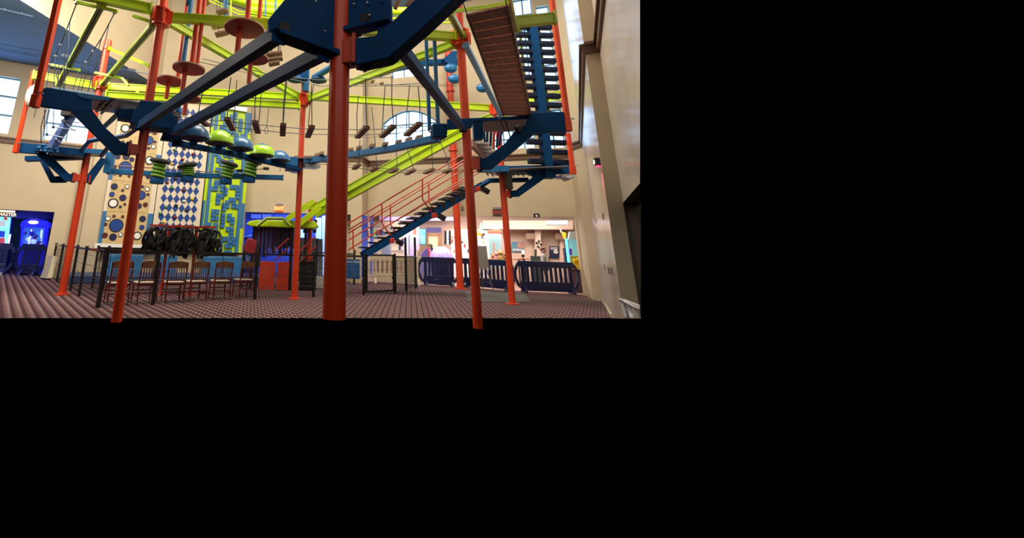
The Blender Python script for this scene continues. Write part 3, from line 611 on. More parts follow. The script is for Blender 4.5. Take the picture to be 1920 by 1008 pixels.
line('farther cable of the far lower bridge', [PY(590, 306, 14.5)] + [a.lerp(b, .8) for a, b in far_ends] + [PY(895, 322, 14.8)])
cable('hand line above the near rope bridge', [(380, 110, 10), (470, 131, 10.2), (600, 161, 10.4), (700, 161, 10.4), (800, 155, 10.3)])
cable('second hand line above the near rope bridge', [(365, 114, 10.4), (480, 140, 10.8), (600, 150, 11), (740, 145, 10.8)])
cable('thin cable high before the far wall', [(640, 151, 17), (720, 158, 17), (800, 160, 17), (862, 157, 17)])
cable('lower thin cable high before the far wall', [(640, 154, 17.2), (720, 161, 17.2), (800, 163, 17.2), (862, 160, 17.2)])
cable('sagging cable across the arched window', [(655, 255, 14), (690, 258, 14), (725, 252, 14), (740, 251, 14), (800, 256, 14)], .009)
for k, (x, y) in enumerate(((679, 153), (699, 152), (716, 156))): board('hanging_board', '%s tiny board on the highest far cable bridge' % ORD[k], (x + 1, y - 2), (x - 2, y + 3), 7.4, .12, .05, WOOD, 'tiny boards high on the far cables')
UB = [((378, 8), (392, 2)), ((407, 24), (427, 20)), ((397, 51), (424, 46)), ((404, 66), (428, 60)), ((490, 94), (502, 92)), ((495, 104), (529, 99)), ((502, 113), (530, 109)), ((504, 121), (524, 117))]
for k, (a, b) in enumerate(UB):
    Y = 10.6 if k < 4 else 11.2; p, q = PY(*a, Y), PY(*b, Y); t = thing('swing_step', 'wooden swing step ' + ('highest left by the blue pole', 'second by the top lime beam', 'third left of the big red disc', 'lowest left of the big red disc', 'uppermost behind the lower red disc', 'second of the stack right of the red disc', 'third of the stack right of the red disc', 'lowest of the stack right of the red disc')[k], 'plank', (p + q) / 2, 'wooden swing steps on ropes')
    mb = MB(); mb.beam(p, q, .22, .07); build(mb, 'board', WOOD, t, bevel=.006)
    for e in (p.lerp(q, .2), p.lerp(q, .8)): mb = MB(); mb.tube(e, e + ZUP * .75, .009, 5); build(mb, 'rope', ROPE, t)
for k, (a, b) in enumerate((((747, 2), (741, 16)), ((774, -2), (764, 11)))):
    p, q = PY(*a, 9.0), PY(*b, 9.0); mb = MB(); mb.beam(p, q, .09, .10); build(mb, 'swing_step', WOODR, label='upright wooden block %s the top lime and blue bars' % ('left in', 'right in')[k], cat='plank', group='wooden swing steps on ropes')
# loose loops of rope
for k, (x, y0, y1, Y) in enumerate(((469, 200, 240, 13.8), (500, 200, 238, 13.8))):
    p, q = PY(x + 4, y0, Y), PY(x, y1, Y); t = thing('rope_loop', 'thin rope ending in a loop, %s of the pair left of the middle pole' % ('left', 'right')[k], 'rope', q, 'rope loops'); mb = MB(); mb.tube(p, q, .01, 5); build(mb, 'line', ROPE, t)
    mb = MB(); pts = [q + Vector((math.sin(a) * .055, 0, -.12 + math.cos(a) * .12)) for a in [k2 * math.pi / 6 for k2 in range(13)]]; mb.path(pts, .01, 5); build(mb, 'loop', ROPE, t)
# rope ladders at upper left
def net(label, top, legs, Y0, Y1):
    t = thing('rope_ladder', label, 'rope', PY(*legs[0], Y1), 'rope ladders on the left track'); prev = PY(*top, Y0); n = len(legs)
    mb = MB(); mb.ball(prev + ZUP * .03, .05, 8, 5); build(mb, 'shackle', STEEL, t)
    for k, (mx, my, lx, ly) in enumerate(legs2[label]):
        Y = Y0 + (Y1 - Y0) * (k + 1) / len(legs2[label]); m_ = PY(mx, my, Y); mb = MB(); mb.tube(prev, m_, .014, 5); build(mb, 'rope', ROPE, t); mb = MB(); mb.tube(m_, PY(lx, ly, Y), .012, 5); build(mb, 'rope', ROPE, t)
        mb = MB(); mb.ball(m_, .03, 6, 4); build(mb, 'knot', STEEL, t); prev = m_
    return t
legs2 = {'rope ladder with blue cords on the outer left track': [(125, 55, 118, 166), (113, 84, 108, 164), (104, 105, 101, 163), (93, 121, 88, 160)],
         'rope ladder with blue cords nearer the capped pole': [(190, 72, 165, 172), (174, 96, 152, 170), (161, 116, 146, 169), (148, 131, 137, 168)]}
net('rope ladder with blue cords on the outer left track', (143, 8), [(110, 166)], 9.0, 11.4)
net('rope ladder with blue cords nearer the capped pole', (214, 26), [(150, 170)], 9.3, 12.2)
for k, (pts) in enumerate(([(131, 42), (129, 80), (126, 120), (120, 168)], [(204, 47), (196, 85), (183, 120), (176, 135), (172, 160), (178, 172)], [(124, 121), (110, 130), (106, 142), (110, 153), (113, 168)])):
    cable(('slack blue cord beside the outer rope ladder', 'slack blue cord dropping beside the capped pole', 'black loop of cord on the outer left track')[k], [(x, y, 10.5) for x, y in pts], .013, ROPE, 'slack_rope', 'rope', 'slack ropes')
# ================================================================ wooden plank bridge
t = thing('plank_bridge', 'brown plank bridge seen from below at upper right', 'bridge', PZ(970, 218, 4.75))
nl, nr_, fl_, fr_ = PZ(873, 29, 4.75), PZ(955, 11, 4.75), PZ(942, 217, 4.75), PZ(998, 218.5, 4.75); NPL = 19
for k in range(NPL):
    u0, u1 = k / NPL, (k + .93) / NPL; a, b, c, d = nl.lerp(fl_, u0), nr_.lerp(fr_, u0), nr_.lerp(fr_, u1), nl.lerp(fl_, u1)
    mb = MB(); mb.prism([a, b, c, d], (0, 0, .028)); build(mb, 'plank', WOODB, t)
for (a, b) in ((nl.lerp(nr_, .05), fl_.lerp(fr_, .05)), (nl.lerp(nr_, .95), fl_.lerp(fr_, .95))):
    mb = MB(); mb.tube(a - ZUP * .012 - (b - a) * .12, b - ZUP * .012, .007, 6); build(mb, 'carrying_cable', CABLE, t)
    for k in range(NPL): q = a.lerp(b, (k + .93) / NPL); mb = MB(); mb.ball(q - ZUP * .015, .017, 6, 4); build(mb, 'clamp', BLACK, t)
# ================================================================ blue rung tower
t = thing('rung_tower', 'tall blue post with short crossing rungs by the right wall', 'tower', PY(1033, 334, 14.2)); x0 = PY(1014, 200, 14.2).x; zl, zh = PY(1033, 334, 14.2).z, PY(996, 30, 14.2).z
mb = MB(); mb.box((x0, 14.2, (zl + zh) / 2), (.15, 0, 0), (0, .12, 0), (0, 0, (zh - zl) / 2)); build(mb, 'post', BLUE, t, bevel=.01)
mb = MB(); mb.box((x0, 14.2, zl + .05), (.17, 0, 0), (0, .16, 0), (0, 0, .06)); build(mb, 'foot', BLUE, t)
nr2 = 17; NRG = mat('dark_navy_rung', (.004, .010, .035), .55, var=.15, scale=6, spec=.2)
for k in range(nr2):
    z = zl + .55 + (zh - zl - .7) * k / (nr2 - 1)
    for s, ln in ((-1, .50), (1, .55)):
        mb = MB(); mb.box((x0 + s * (.15 + ln / 2), 14.15, z), (ln / 2, 0, 0), (0, .11, 0), (0, 0, .085)); build(mb, 'rung', NRG, t, bevel=.03)
for s, dx in ((-1, -.36), (1, .36)): mb = MB(); mb.box((x0 + dx, 14.42, (zl + zh) / 2 + .8), (.045, 0, 0), (0, .03, 0), (0, 0, (zh - zl) / 2 - .8)); build(mb, 'olive_stay', LIMED, t)
# ================================================================ red step discs
def disc(label, x, y, Y, r, posts):
    c = PY(x, y, Y); t = thing('disc_step', label, 'disc', c, 'red round step discs')
    mb = MB(); mb.lathe(c, [(r, 0), (r, .03)], 36); build(mb, 'disc', mat('dark_red_disc', (.30, .016, .010), .5, var=.06, spec=.15), t)
    mb = MB(); mb.lathe(c + ZUP * .03, [(r * 1.01, 0), (r * 1.01, .03)], 36); build(mb, 'plywood_top', PLY, t)
    for (px, ya, yb, dy, wd) in posts:
        p, q = PY(px, ya, Y + dy), PY(px, yb, Y + dy); q.x = p.x = PY(px, y, Y + dy).x; mb = MB(); mb.tube(p, q, wd / 2, 16); build(mb, 'stem', ORANGE, t, smooth=True)
    return t
disc('largest red disc step high left of the overhead platform', 458, 56, 9.0, .455, [(449, 54, 101, .06, .13), (462, -12, 53, 0, .125)])
disc('red disc step tucked under the sloping blue beam', 476, 112, 9.9, .36, [(470, 113, 156, .05, .12), (480, -12, 52, .1, .115)])
disc('red disc step on the double orange post', 354, 131, 9.6, .38, [(347, 132, 176, .05, .12), (358, -12, 129, .05, .13), (368, -12, 129, -.05, .10)])
disc('small red disc step left of the double orange post', 319, 154, 10.4, .36, [(316, 155, 185, .05, .11), (332, -12, 150, .0, .12)])
disc('lowest small red disc step over the diamond wall', 352, 186, 10.0, .31, [(349, 187, 216, .05, .11)])
bp = thing('round_post', 'thin blue round post beside the double orange post', 'post', PY(345, 120, 10.0)); mb = MB(); p, q = PY(356, -12, 10.2), PY(341, 135, 10.2); p.x = q.x; mb.tube(p, q, .06, 14); build(mb, 'tube', BLUE2, bp, smooth=True); mb = MB(); mb.lathe(PY(354, 6, 10.2), [(.075, -.06), (.075, .06)], 14); build(mb, 'sleeve', BLUE, bp)
bp = thing('round_post', 'short blue post stub in front of the diamond wall top', 'post', PY(334, 215, 10.6)); mb = MB(); mb.tube(PY(333, 214, 10.6), PY(335, 180, 10.6), .075, 12); build(mb, 'tube', BLUE2, bp, smooth=True); mb = MB(); mb.lathe(PY(333, 210, 10.6), [(.1, -.1), (.1, .0)], 12); build(mb, 'sleeve', BLUE, bp)
# ================================================================ domes and springs
DB = mat('blue_glossy_dome', (.035, .13, .30), .25, var=.08); DG = mat('lime_glossy_dome', (.33, .62, .03), .25, var=.06); DN = mat('dome_underside', (.006, .03, .10), .5)
def dome(label, x, y, Y, r, m, capc=None, sx=1.0, tilt=0):
    c = PY(x, y, Y); t = thing('climbing_dome', label, 'dome', c, 'half round climbing domes')
    prof = [(r * .86, -.02), (r * 1.0, 0.0)] + [(r * math.cos(a), r * .95 * math.sin(a)) for a in [math.pi / 2 * k / 8 for k in range(1, 8)]] + [(.001, r * .95)]
    mb = MB(); mb.lathe(c, prof, 28); build(mb, 'shell', m, t, smooth=True)
    mb = MB(); mb.lathe(c, [(r * .86, -.02), (r * .6, -.05), (.12, -.08)], 24); build(mb, 'underside', DN, t, smooth=True)
    mb = MB(); mb.tube(c - ZUP * .2, c - ZUP * .07, .09, 10); build(mb, 'stem', BLUE, t)
    if capc: mb = MB(); mb.lathe(c, [(r * .66, r * .72), (r * .5, r * .83), (r * .25, r * .93), (.001, r * .965)], 24); build(mb, 'cap', capc, t, smooth=True)
dome('largest glossy blue dome by the diamond wall', 364, 259, 9.9, .365, DB)
dome('plain lime green dome second from the left', 411, 269, 10.7, .37, DG)
dome('glossy blue dome third from the left', 451, 279, 11.5, .36, DB)
dome('lime green dome with a blue top cap', 491, 291.5, 12.4, .38, DG, DB)
dome('faceted blue dome beside the slim middle pole', 524, 301, 13.2, .34, DB)
SG = mat('green_spring_rubber', (.20, .42, .05), .45); SGD = mat('dark_green_groove', (.035, .10, .02), .6); CUS = mat('dark_grey_cushion', (.045, .042, .045), .5)
def spring(label, x, y, Y, r, h, tilt, base):
    b = PY(x, y, Y); t = thing('spring_step', label, 'spring', b, 'green coil spring steps'); ax = Vector((math.sin(tilt), 0, math.cos(tilt))); n = 4
    mb = MB(); mb.lathe(b, [(r * .8, 0), (r * .8, h)], 20, ax); build(mb, 'core', SGD, t)
    for k in range(n):
        mb = MB(); mb.lathe(b + ax * (h * (k + .1) / n), [(r * .8, 0), (r, .025), (r, h / n * .55), (r * .8, h / n * .72)], 20, (ax + Vector((.12, 0, 0))).normalized()); build(mb, 'coil', SG, t, smooth=True)
    ax2 = (ax + Vector((tilt * 1.5, 0, 0))).normalized(); mb = MB(); mb.lathe(b + ax * h, [(r * 1.2, 0), (r * 1.45, .03), (r * 1.45, .08), (r * 1.25, .11), (.001, .115)], 24, ax2); build(mb, 'cushion', CUS, t, smooth=True)
    mb = MB(); mb.lathe(b - ZUP * .16, [(r * .95, -.02), (r * .95, .08), (r * .8, .16)], 20); build(mb, 'base', BLUE, t, smooth=True)
spring('green coil spring step overlapping the dotted wall edge', 295, 333, 13.0, .215, .46, .03, 0)
spring('green coil spring step before the diamond wall', 352, 330, 13.4, .215, .28, -.12, 0)
spring('green coil spring step tilted over the maze wall', 424, 334, 13.5, .205, .42, .10, 1)
spring('green coil spring step hanging right of the maze wall', 467, 331, 13.7, .22, .47, .12, 1)
# ================================================================ stairs
t = thing('staircase', 'open staircase with black treads rising to the right', 'stairs', PY(680, 480, 16.2)); YA, YB = 16.2, 15.6
def st(x, y, u, dy=0): return PY(x, y, YA + (YB - YA) * u + dy)
s0, s1 = st(682, 474, 0), st(900, 348, 1)
for dy, nm in ((0, 'stringer'), (.95, 'stringer')): mb = MB(); mb.beam(st(682, 479.5, 0) + Vector((0, dy, 0)), st(905, 345.5, 1) + Vector((0, dy, 0)), .1, .22); build(mb, nm, BLUE, t)
mb = MB(); mb.path([st(898, 350, 1), st(917, 338.5, 1), st(990, 337, 1)], .09, 4); build(mb, 'landing_beam', BLUE, t)
NT = 13
for k in range(NT):
    u = k / (NT - 1); x, y = 684.7 + 15.3 * k, 464 - 9.1 * k; q = st(x, y, u, .45)
    mb = MB(); mb.box(q, (.22, 0, 0), (0, .46, 0), (0, 0, .028)); o = build(mb, 'tread', BLACK, t)
    mb = MB(); mb.prism([q + Vector((-.06, -.46, -.02)), q + Vector((.20, -.46, -.02)), q + Vector((.12, -.46, -.26)), q + Vector((.06, -.46, -.26))], (0, .03, 0)); build(mb, 'tread_bracket', BLACK, o)
RAILR = mat('red_rail_paint', (.50, .04, .02), .4)
def rail(px, r=.028):
    mb = MB(); mb.path([st(x, y, (x - 680) / 220.0, dy) for x, y, dy in px], r, 6); build(mb, 'hand_rail', RAILR, t, smooth=True)
# near side rails (front) and far side rails
for (xa, ya, xb, yb) in ((600, 451, 893, 290), (600, 472, 893, 312), (600, 488, 893, 325)): pass
for off in ((653, 419, 895, 273), (653, 450, 897, 301), (653, 468, 897, 318)): rail([(off[0], off[1], -.05), (off[2], off[3], -.05)])
for off in ((653, 431, 895, 285), (653, 437, 870, 306), (690, 444, 900, 322)): rail([(off[0], off[1], .95), (off[2], off[3], .95)])
for (x, yt, yb, xf, yf, dy) in ((716, 382, 418, 738, 449, -.05), (792, 336, 373, 815, 405, -.05), (662, 429, 466, 668, 472, -.05), (732, 385, 420, 745, 440, .95), (804, 342, 378, 817, 398, .95), (690, 433, 446, 690, 446, .95)):
    mb = MB(); mb.path([st(x, yt, (x - 680) / 220, dy), st(x, yb, (x - 680) / 220, dy), st(xf, yf, (x - 680) / 220, dy)], .027, 6); build(mb, 'baluster', RAILR, t, smooth=True)
for (x, y) in ((735, 451), (814, 404), (896, 354)):
    mb = MB(); q = st(x, y, (x - 680) / 220, -.1); mb.box(q, (.09, 0, .02), (0, .06, 0), (0, 0, .09)); build(mb, 'rail_clamp', RAILR, t, bevel=.02)
    q = st(x + 14, y + 3, (x - 680) / 220, -.1); mb = MB(); mb.box(q, (.12, 0, -.07), (0, .09, 0), (.04, 0, .08)); build(mb, 'stair_light', BLACK, t, bevel=.02)
# upper flight seen above
t = thing('staircase', 'upper blue stair flight between two right poles', 'stairs', PY(905, 300, 13.5))
mb = MB(); mb.beam(PY(884, 268, 12.0), PY(912, 298, 13.6), .1, .22); build(mb, 'stringer', mat('rusty_stringer', (.30, .17, .14), .5), t)
for k in range(5): q = PY(890 + k * 6.5, 268 + k * 7.5, 12.4 + k * .3); mb = MB(); mb.box(q + Vector((.22, .1, 0)), (.22, 0, 0), (0, .15, 0), (0, 0, .03)); build(mb, 'tread', STEEL, t)
for k, (xa, xb, c) in enumerate(((907, 911, 0), (914, 913, 1), (921, 919, 0), (927, 925, 1), (935, 931, 0), (941, 936, 1))):
    mb = MB(); mb.tube(PY(xa, 244, 14), PY(xb, 288 - k * 3, 14.4), .04, 6); build(mb, 'baluster', ORANGE if k == 3 else BLUE, t)
# leaning rung post below the left platform
t = thing('rung_post', 'leaning pale blue post with wire foot hooks before the left window', 'post', PY(98, 275, 12.6))
mb = MB(); mb.beam(PY(141, 205, 12.4), PY(97, 277, 12.6), .2, .2); build(mb, 'post', mat('pale_violet_blue', (.10, .16, .40), .35), t)
for k, (x0, y0, x1, y1) in enumerate(((100, 238, 142, 244), (88, 252, 124, 259), (120, 228, 140, 246), (105, 262, 118, 270), (118, 226, 149, 230))):
    mb = MB(); p, q = PY(x0, y0, 12.3), PY(x1, y1, 12.4); mb.tube(p, q, .018, 6); mb.ball(p, .05, 8, 5); build(mb, 'foot_hook', mat('grey_hook', (.12, .14, .2), .4, .5), t)
mb = MB(); mb.box(PY(127, 212, 12.3), (.15, 0, 0), (0, .12, 0), (0, 0, .11)); build(mb, 'head_box', RUBBER, t, bevel=.02)
for k, (x0, x1, y1, nm) in enumerate(((86, 77, 268, 'left'), (84, 83, 262, 'middle'), (101, 100, 236, 'right'), (93, 88, 252, 'second'))): cable('thin cord hanging under the left platform, %s one' % ('leftmost', 'second', 'rightmost', 'third')[k], [(x0, 205, 11.5), (x1, (205 + y1) / 2, 11.6), (x1, y1, 11.8)], .012, ROPE, 'thin_rope', 'rope', 'cords under the left platform')
cable('short pull cord with toggle under the wide orange post', [(68, 203, 8.2), (64, 221, 8.2)], .006, ROPE, 'pull_cord', 'rope', 'pull cords')
mb = MB(); q = PY(58, 180, 12.5); mb.ball(q, .22, 10, 6, (.7, .6, 1.6)); mb.ball(q + Vector((.12, .05, .3)), .14, 8, 5); build(mb, 'rolled_net', mat('pale_cloth', (.55, .52, .48), .8, var=.2, scale=12, bump=.6), label='bundle of pale cloth tied between two left orange posts', cat='cloth', smooth=True)
# ================================================================ far high ride at the top of the picture
t = thing('high_ride', 'distant lime tube ride high under the blue ceiling', 'ride', PY(520, 28, 17)); YH = 17.0
for (x0, y0, x1, y1, r) in ((420, -8, 470, 8, .24), (470, 8, 540, 16, .24), (470, 20, 540, 25, .22), (540, 16, 620, 12, .2), (655, 20, 850, 24, .2), (470, -5, 540, 2, .2)): mb = MB(); mb.tube(PY(x0, y0, YH), PY(x1, y1, YH), r, 12); build(mb, 'tube', LIME, t, smooth=True)
for (x0, y0, x1, y1) in ((388, -6, 450, 22), (392, 2, 450, 28), (450, 22, 520, 31), (450, 27, 520, 36), (520, 31, 620, 33), (655, 33, 850, 36), (655, 40, 850, 43)): mb = MB(); mb.tube(PY(x0, y0, 16.7), PY(x1, y1, 16.7), .035, 6); build(mb, 'handrail', LIME, t)
for x in (433, 490, 545, 560, 680, 710): mb = MB(); mb.tube(PY(x, -8, 16.6), PY(x, 34, 16.6), .03, 6); build(mb, 'rail_post', LIME, t)
for x in (420, 425, 462, 497, 516): mb = MB(); mb.tube(PY(x + 1, -8, 16.5), PY(x, 30, 16.5), .04, 6); build(mb, 'blue_rod', BLUE2, t)
# ================================================================ climbing walls
CWP = (W1P[0] + n1.x * .45, W1P[1] + n1.y * .45)
def cs(x, y): return sof(x, y, CWP, W1A)
def cz(x, y): return PL(x, y, CWP, W1A).z
def cw(s, z, o=0): return Vector((CWP[0], CWP[1], 0)) + d1 * s + n1 * o + ZUP * z
def rect(mb, s0, s1, z0, z1, o0, o1): return mb.box(cw((s0 + s1) / 2, (z0 + z1) / 2, (o0 + o1) / 2), d1 * (s1 - s0) / 2, n1 * (o1 - o0) / 2, ZUP * (z1 - z0) / 2)
PLYW = mat('birch_ply', (.55, .40, .19), .5, var=.1, scale=5); CB = mat('climb_blue', (.03, .15, .36), .45); CW_ = mat('climb_cream', (.66, .58, .45), .5); NAVY = mat('navy_paint', (.008, .014, .075), .45); ROYAL = mat('royal_blue_paint', (.012, .05, .24), .4); MAR = mat('maroon_paint', (.10, .008, .012), .5)
# dotted wall
sa0, sa, sb, sb0 = cs(184, 450), cs(191.5, 450), cs(271, 450), cs(281, 450); zb0 = cz(191, 456); zr = (cz(205, 337) - zb0) / 2; zt = zb0 + 5 * zr
t = thing('climbing_wall', 'plywood climbing wall with round coloured holes', 'climbing wall', cw((sa + sb) / 2, 0), 'climbing walls')
mb = MB(); rect(mb, sa0, sb0, zb0, zt, -.4, -.05); build(mb, 'backing', RUBBER, t)
for r in range(5):
    for c in range(2):
        sm = sa + (sb - sa) * .52; x0, x1 = (sa, sm) if c == 0 else (sm, sb); mb = MB(); rect(mb, x0 + .004, x1 - .004, zb0 + r * zr + .005, zb0 + (r + 1) * zr - .005, -.05, 0); build(mb, 'panel', PLYW, t)
    for x0, x1 in ((sa0, sa), (sb, sb0)): mb = MB(); rect(mb, x0, x1, zb0 + r * zr, zb0 + (r + 1) * zr, -.06, -.005); build(mb, 'side_strip', CB if r % 2 == 0 else CW_, t)
CIR = [(214.3, 349.4, 6.7, 'n'), (238.3, 349.7, 4.6, 'w'), (230, 356.7, 2.9, 'k'), (209.9, 364, 5.3, 'c'), (230.3, 370.6, 6.7, 'n'), (212.2, 380.7, 10, 'w'), (233.9, 382.8, 2.9, 'm'), (225.8, 387.6, 2.9, 'k'), (202.5, 409.4, 5.4, 'w'), (213.6, 405, 3.1, 'm'), (230, 406, 3.1, 'm'), (198.3, 420, 3.4, 'm'), (218, 422.4, 13.6, 'b'), (196.7, 440.8, 5.6, 'm'), (211.8, 444, 7.2, 'n'), (226, 439.7, 4.3, 'w'), (257.4, 441.8, 8.3, 'w'),
       (267.4, 410, 6.2, 'n'), (266, 426, 5, 'c'), (264, 365.7, 9.5, 'b'), (267.4, 349.8, 3, 'k'), (276, 354.5, 4.8, 'w'), (277.4, 364.5, 2.8, 'k'), (260, 386, 6, 'n'), (272.6, 383.6, 4.8, 'm'), (235, 313, 12.5, 'b'), (216, 313.8, 3, 'm'), (225.7, 328.8, 2.9, 'k'), (242, 330.5, 2.9, 'm'), (216, 325, 4, 'w'), (279, 329.5, 6, 'n'), (280.5, 300.7, 9, 'w'), (236.4, 293.8, 6.7, 'n'), (221, 294, 5, 'n'), (247, 299, 5, 'n'), (235, 240.7, 9, 'w'), (244.8, 265, 2.9, 'k'), (230, 267, 4.3, 'n'), (279, 263, 9.5, 'b'), (287.6, 275, 4.8, 'w'), (278.6, 278, 2.9, 'k'), (290.5, 266, 2.9, 'k'), (290, 248.6, 4.8, 'm'), (280.5, 245.5, 5, 'n')]
for (x, y, r, k) in CIR:
    c = PL(x, y, CWP, W1A); s = cs(x, y); rm = abs(cs(x + r, y) - s); c = cw(s, c.z)
    mb = MB(); mb.lathe(c, [(rm, 0), (rm, .02)], 22, n1); o = build(mb, 'hole_ring', RUBBER, t)
    f = {'n': .86, 'w': .72, 'k': .6, 'c': .85, 'b': .85, 'm': .8}[k]; mb = MB(); mb.lathe(c, [(rm * f, .018), (rm * f, .024)], 22, n1); build(mb, 'hole_fill', {'n': NAVY, 'w': WHITE, 'k': NAVY, 'c': ROYAL, 'b': ROYAL, 'm': MAR}[k], o)
mb = MB(); rect(mb, sa0 - .1, sb0 + .1, zb0 - .2, zb0, -.1, .03); build(mb, 'sill', WHITE, t)
# diamond wall
s0, s1, s2, s3_ = cs(287, 416), cs(295, 416), cs(367, 417), cs(374.5, 417); z0 = cz(330, 418); z1 = cz(340, 193)
t = thing('climbing_wall', 'white climbing wall with a blue diamond pattern', 'climbing wall', cw((s0 + s3_) / 2, 0), 'climbing walls')
mb = MB(); rect(mb, s0, s3_, z0 - 1.0, z1, -.4, 0); build(mb, 'panel', CW_, t)
for x0, x1 in ((s0, s1), (s2, s3_)): mb = MB(); rect(mb, x0, x1, z0 - 1.0, z1, 0, .03); build(mb, 'edge_post', CW_, t)
nd = 6; dw = (s2 - s1) / nd; dh = dw * 1.5; proto = None; kz = 0; zz = z0 - .6
while zz < z1 - dh * .6:
    for i in range(nd):
        c = cw(s1 + dw * (i + .5), zz, .004)
        if proto is None:
            mb = MB(); mb.prism([d1 * (-dw / 2), ZUP * (-dh / 2), d1 * (dw / 2), ZUP * (dh / 2)], n1 * .004); proto = build(mb, 'diamond_tile', ROYAL, t); proto.location = c - OFF[t.name]
            for v in proto.data.vertices: v.co += OFF[t.name]
        else: q = proto.copy(); COL.objects.link(q); q.location = c - OFF[t.name]
    zz += dh
HC = [mat('hold_green', (.05, .22, .10), .5), mat('hold_maroon', (.16, .015, .02), .5), mat('hold_yellow', (.6, .42, .04), .5), mat('hold_black', (.012, .01, .02), .5), mat('hold_white', (.7, .66, .55), .5)]
for (x, y, k) in ((327, 281, 0), (345, 279, 3), (362, 289, 1), (342, 299, 1), (322, 307, 2), (313, 342, 1), (322, 352, 0), (344, 356, 1), (360, 373, 2), (345, 377, 4), (311, 388, 0), (330, 385, 3), (349, 394, 3), (328, 407, 1), (306, 416, 2), (355, 336, 2), (329, 335, 3), (300, 400, 0)):
    s = cs(x, y); c = cw(s, cz(x, y), .03); mb = MB(); mb.ball(c, .085, 8, 5, (1.2, .6, .75)); build(mb, 'hand_hold', HC[k], t, smooth=True)
# maze wall
s0, s1, s2, s3_ = cs(377, 425), cs(384, 425), cs(447, 425), cs(455, 425); z0 = cz(410, 476); z1 = cz(430, 206)
t = thing('climbing_wall', 'lime climbing wall with raised blue maze blocks', 'climbing wall', cw((s0 + s3_) / 2, 0), 'climbing walls')
mb = MB(); rect(mb, s0, s3_, z0, z1, -.5, 0); build(mb, 'panel', LIME, t)
mb = MB(); rect(mb, s0, s1 - .12, z0, z1, -.45, -.0); rect(mb, s2 + .1, s3_, z0, z1, -.45, .0)
rr = 0
zs_ = z0
while zs_ < z1:
    for x0, x1 in ((s0 - .02, s1 - .1), (s2 + .08, s3_ + .02)): mb = MB(); rect(mb, x0, x1, zs_, min(z1, zs_ + 1.22), -.48, .03); build(mb, 'side_strip', LIME if rr % 2 == 0 else CB, t)
    zs_ += 1.22; rr += 1
cell = (s2 - s1 + .1) / 11; nrow = int((z1 - z0) / cell); occ = set(); SH = [[(0, 0), (0, 1), (1, 1), (1, 2)], [(0, 0), (0, 1), (0, 2), (1, 2)], [(0, 0), (1, 0), (1, 1), (2, 1), (2, 2)], [(0, 0), (0, 1), (0, 2), (0, 3)], [(0, 0), (1, 0), (2, 0), (1, 1)], [(0, 2), (0, 1), (1, 1), (1, 0)], [(0, 0), (1, 0)], [(0, 0), (1, 0), (0, 1), (0, 2), (1, 2)], [(0, 0)]]
BIG = [[(0, 0), (0, 1), (1, 1), (1, 2), (2, 2), (2, 3)], [(0, 0), (1, 0), (1, 1), (1, 2), (2, 2)], [(0, 0), (0, 1), (0, 2), (0, 3), (1, 3), (2, 3)], [(0, 0), (1, 0), (1, 1), (0, 1), (1, 2)]]; rnd = random.Random(3)
for r in range(nrow): occ |= {(0, r), (10, r)}
for tries in range(1500):
    sh = rnd.choice(SH[:6] + SH[7:8] + BIG) if tries < 1100 else rnd.choice(SH[:7]); fx = rnd.choice((1, -1)); c0, r0 = rnd.randint(1, 9), rnd.randint(0, nrow - 1); cells = [(c0 + fx * a, r0 + b) for a, b in sh]
    if any(c < 1 or c > 9 or r < 0 or r >= nrow or (c, r) in occ for c, r in cells): continue
    near = {(c + i, r + j) for c, r in cells for i, j in ((1, 0), (-1, 0), (0, 1), (0, -1))} - set(cells)
    if any(q in occ and 0 < q[0] < 10 for q in near): continue
    occ |= set(cells); mb = MB()
    for (c, r) in cells: rect(mb, s1 - .05 + (c - .24) * cell, s1 - .05 + (c + 1.24) * cell, max(z0, z0 + (r - .2) * cell), z0 + (r + 1.2) * cell, 0, .07)
    build(mb, 'maze_block', CB, t)
for c in (0, 10): mb = MB(); rect(mb, s1 - .05 + c * cell, s1 - .05 + (c + 1) * cell, z0, z1, 0, .07); build(mb, 'maze_border', CB, t)
mb = MB(); rect(mb, s0 + .3, s3_ - .3, z1, z1 + .22, -.2, .15); build(mb, 'belay_bar', STEEL, t); mb = MB(); mb.tube(cw((s1 + s2) / 2 + .1, z1 + .1, .1), cw((s1 + s2) / 2 - .15, z0, .12), .015, 6); build(mb, 'belay_rope', ROPE, t)
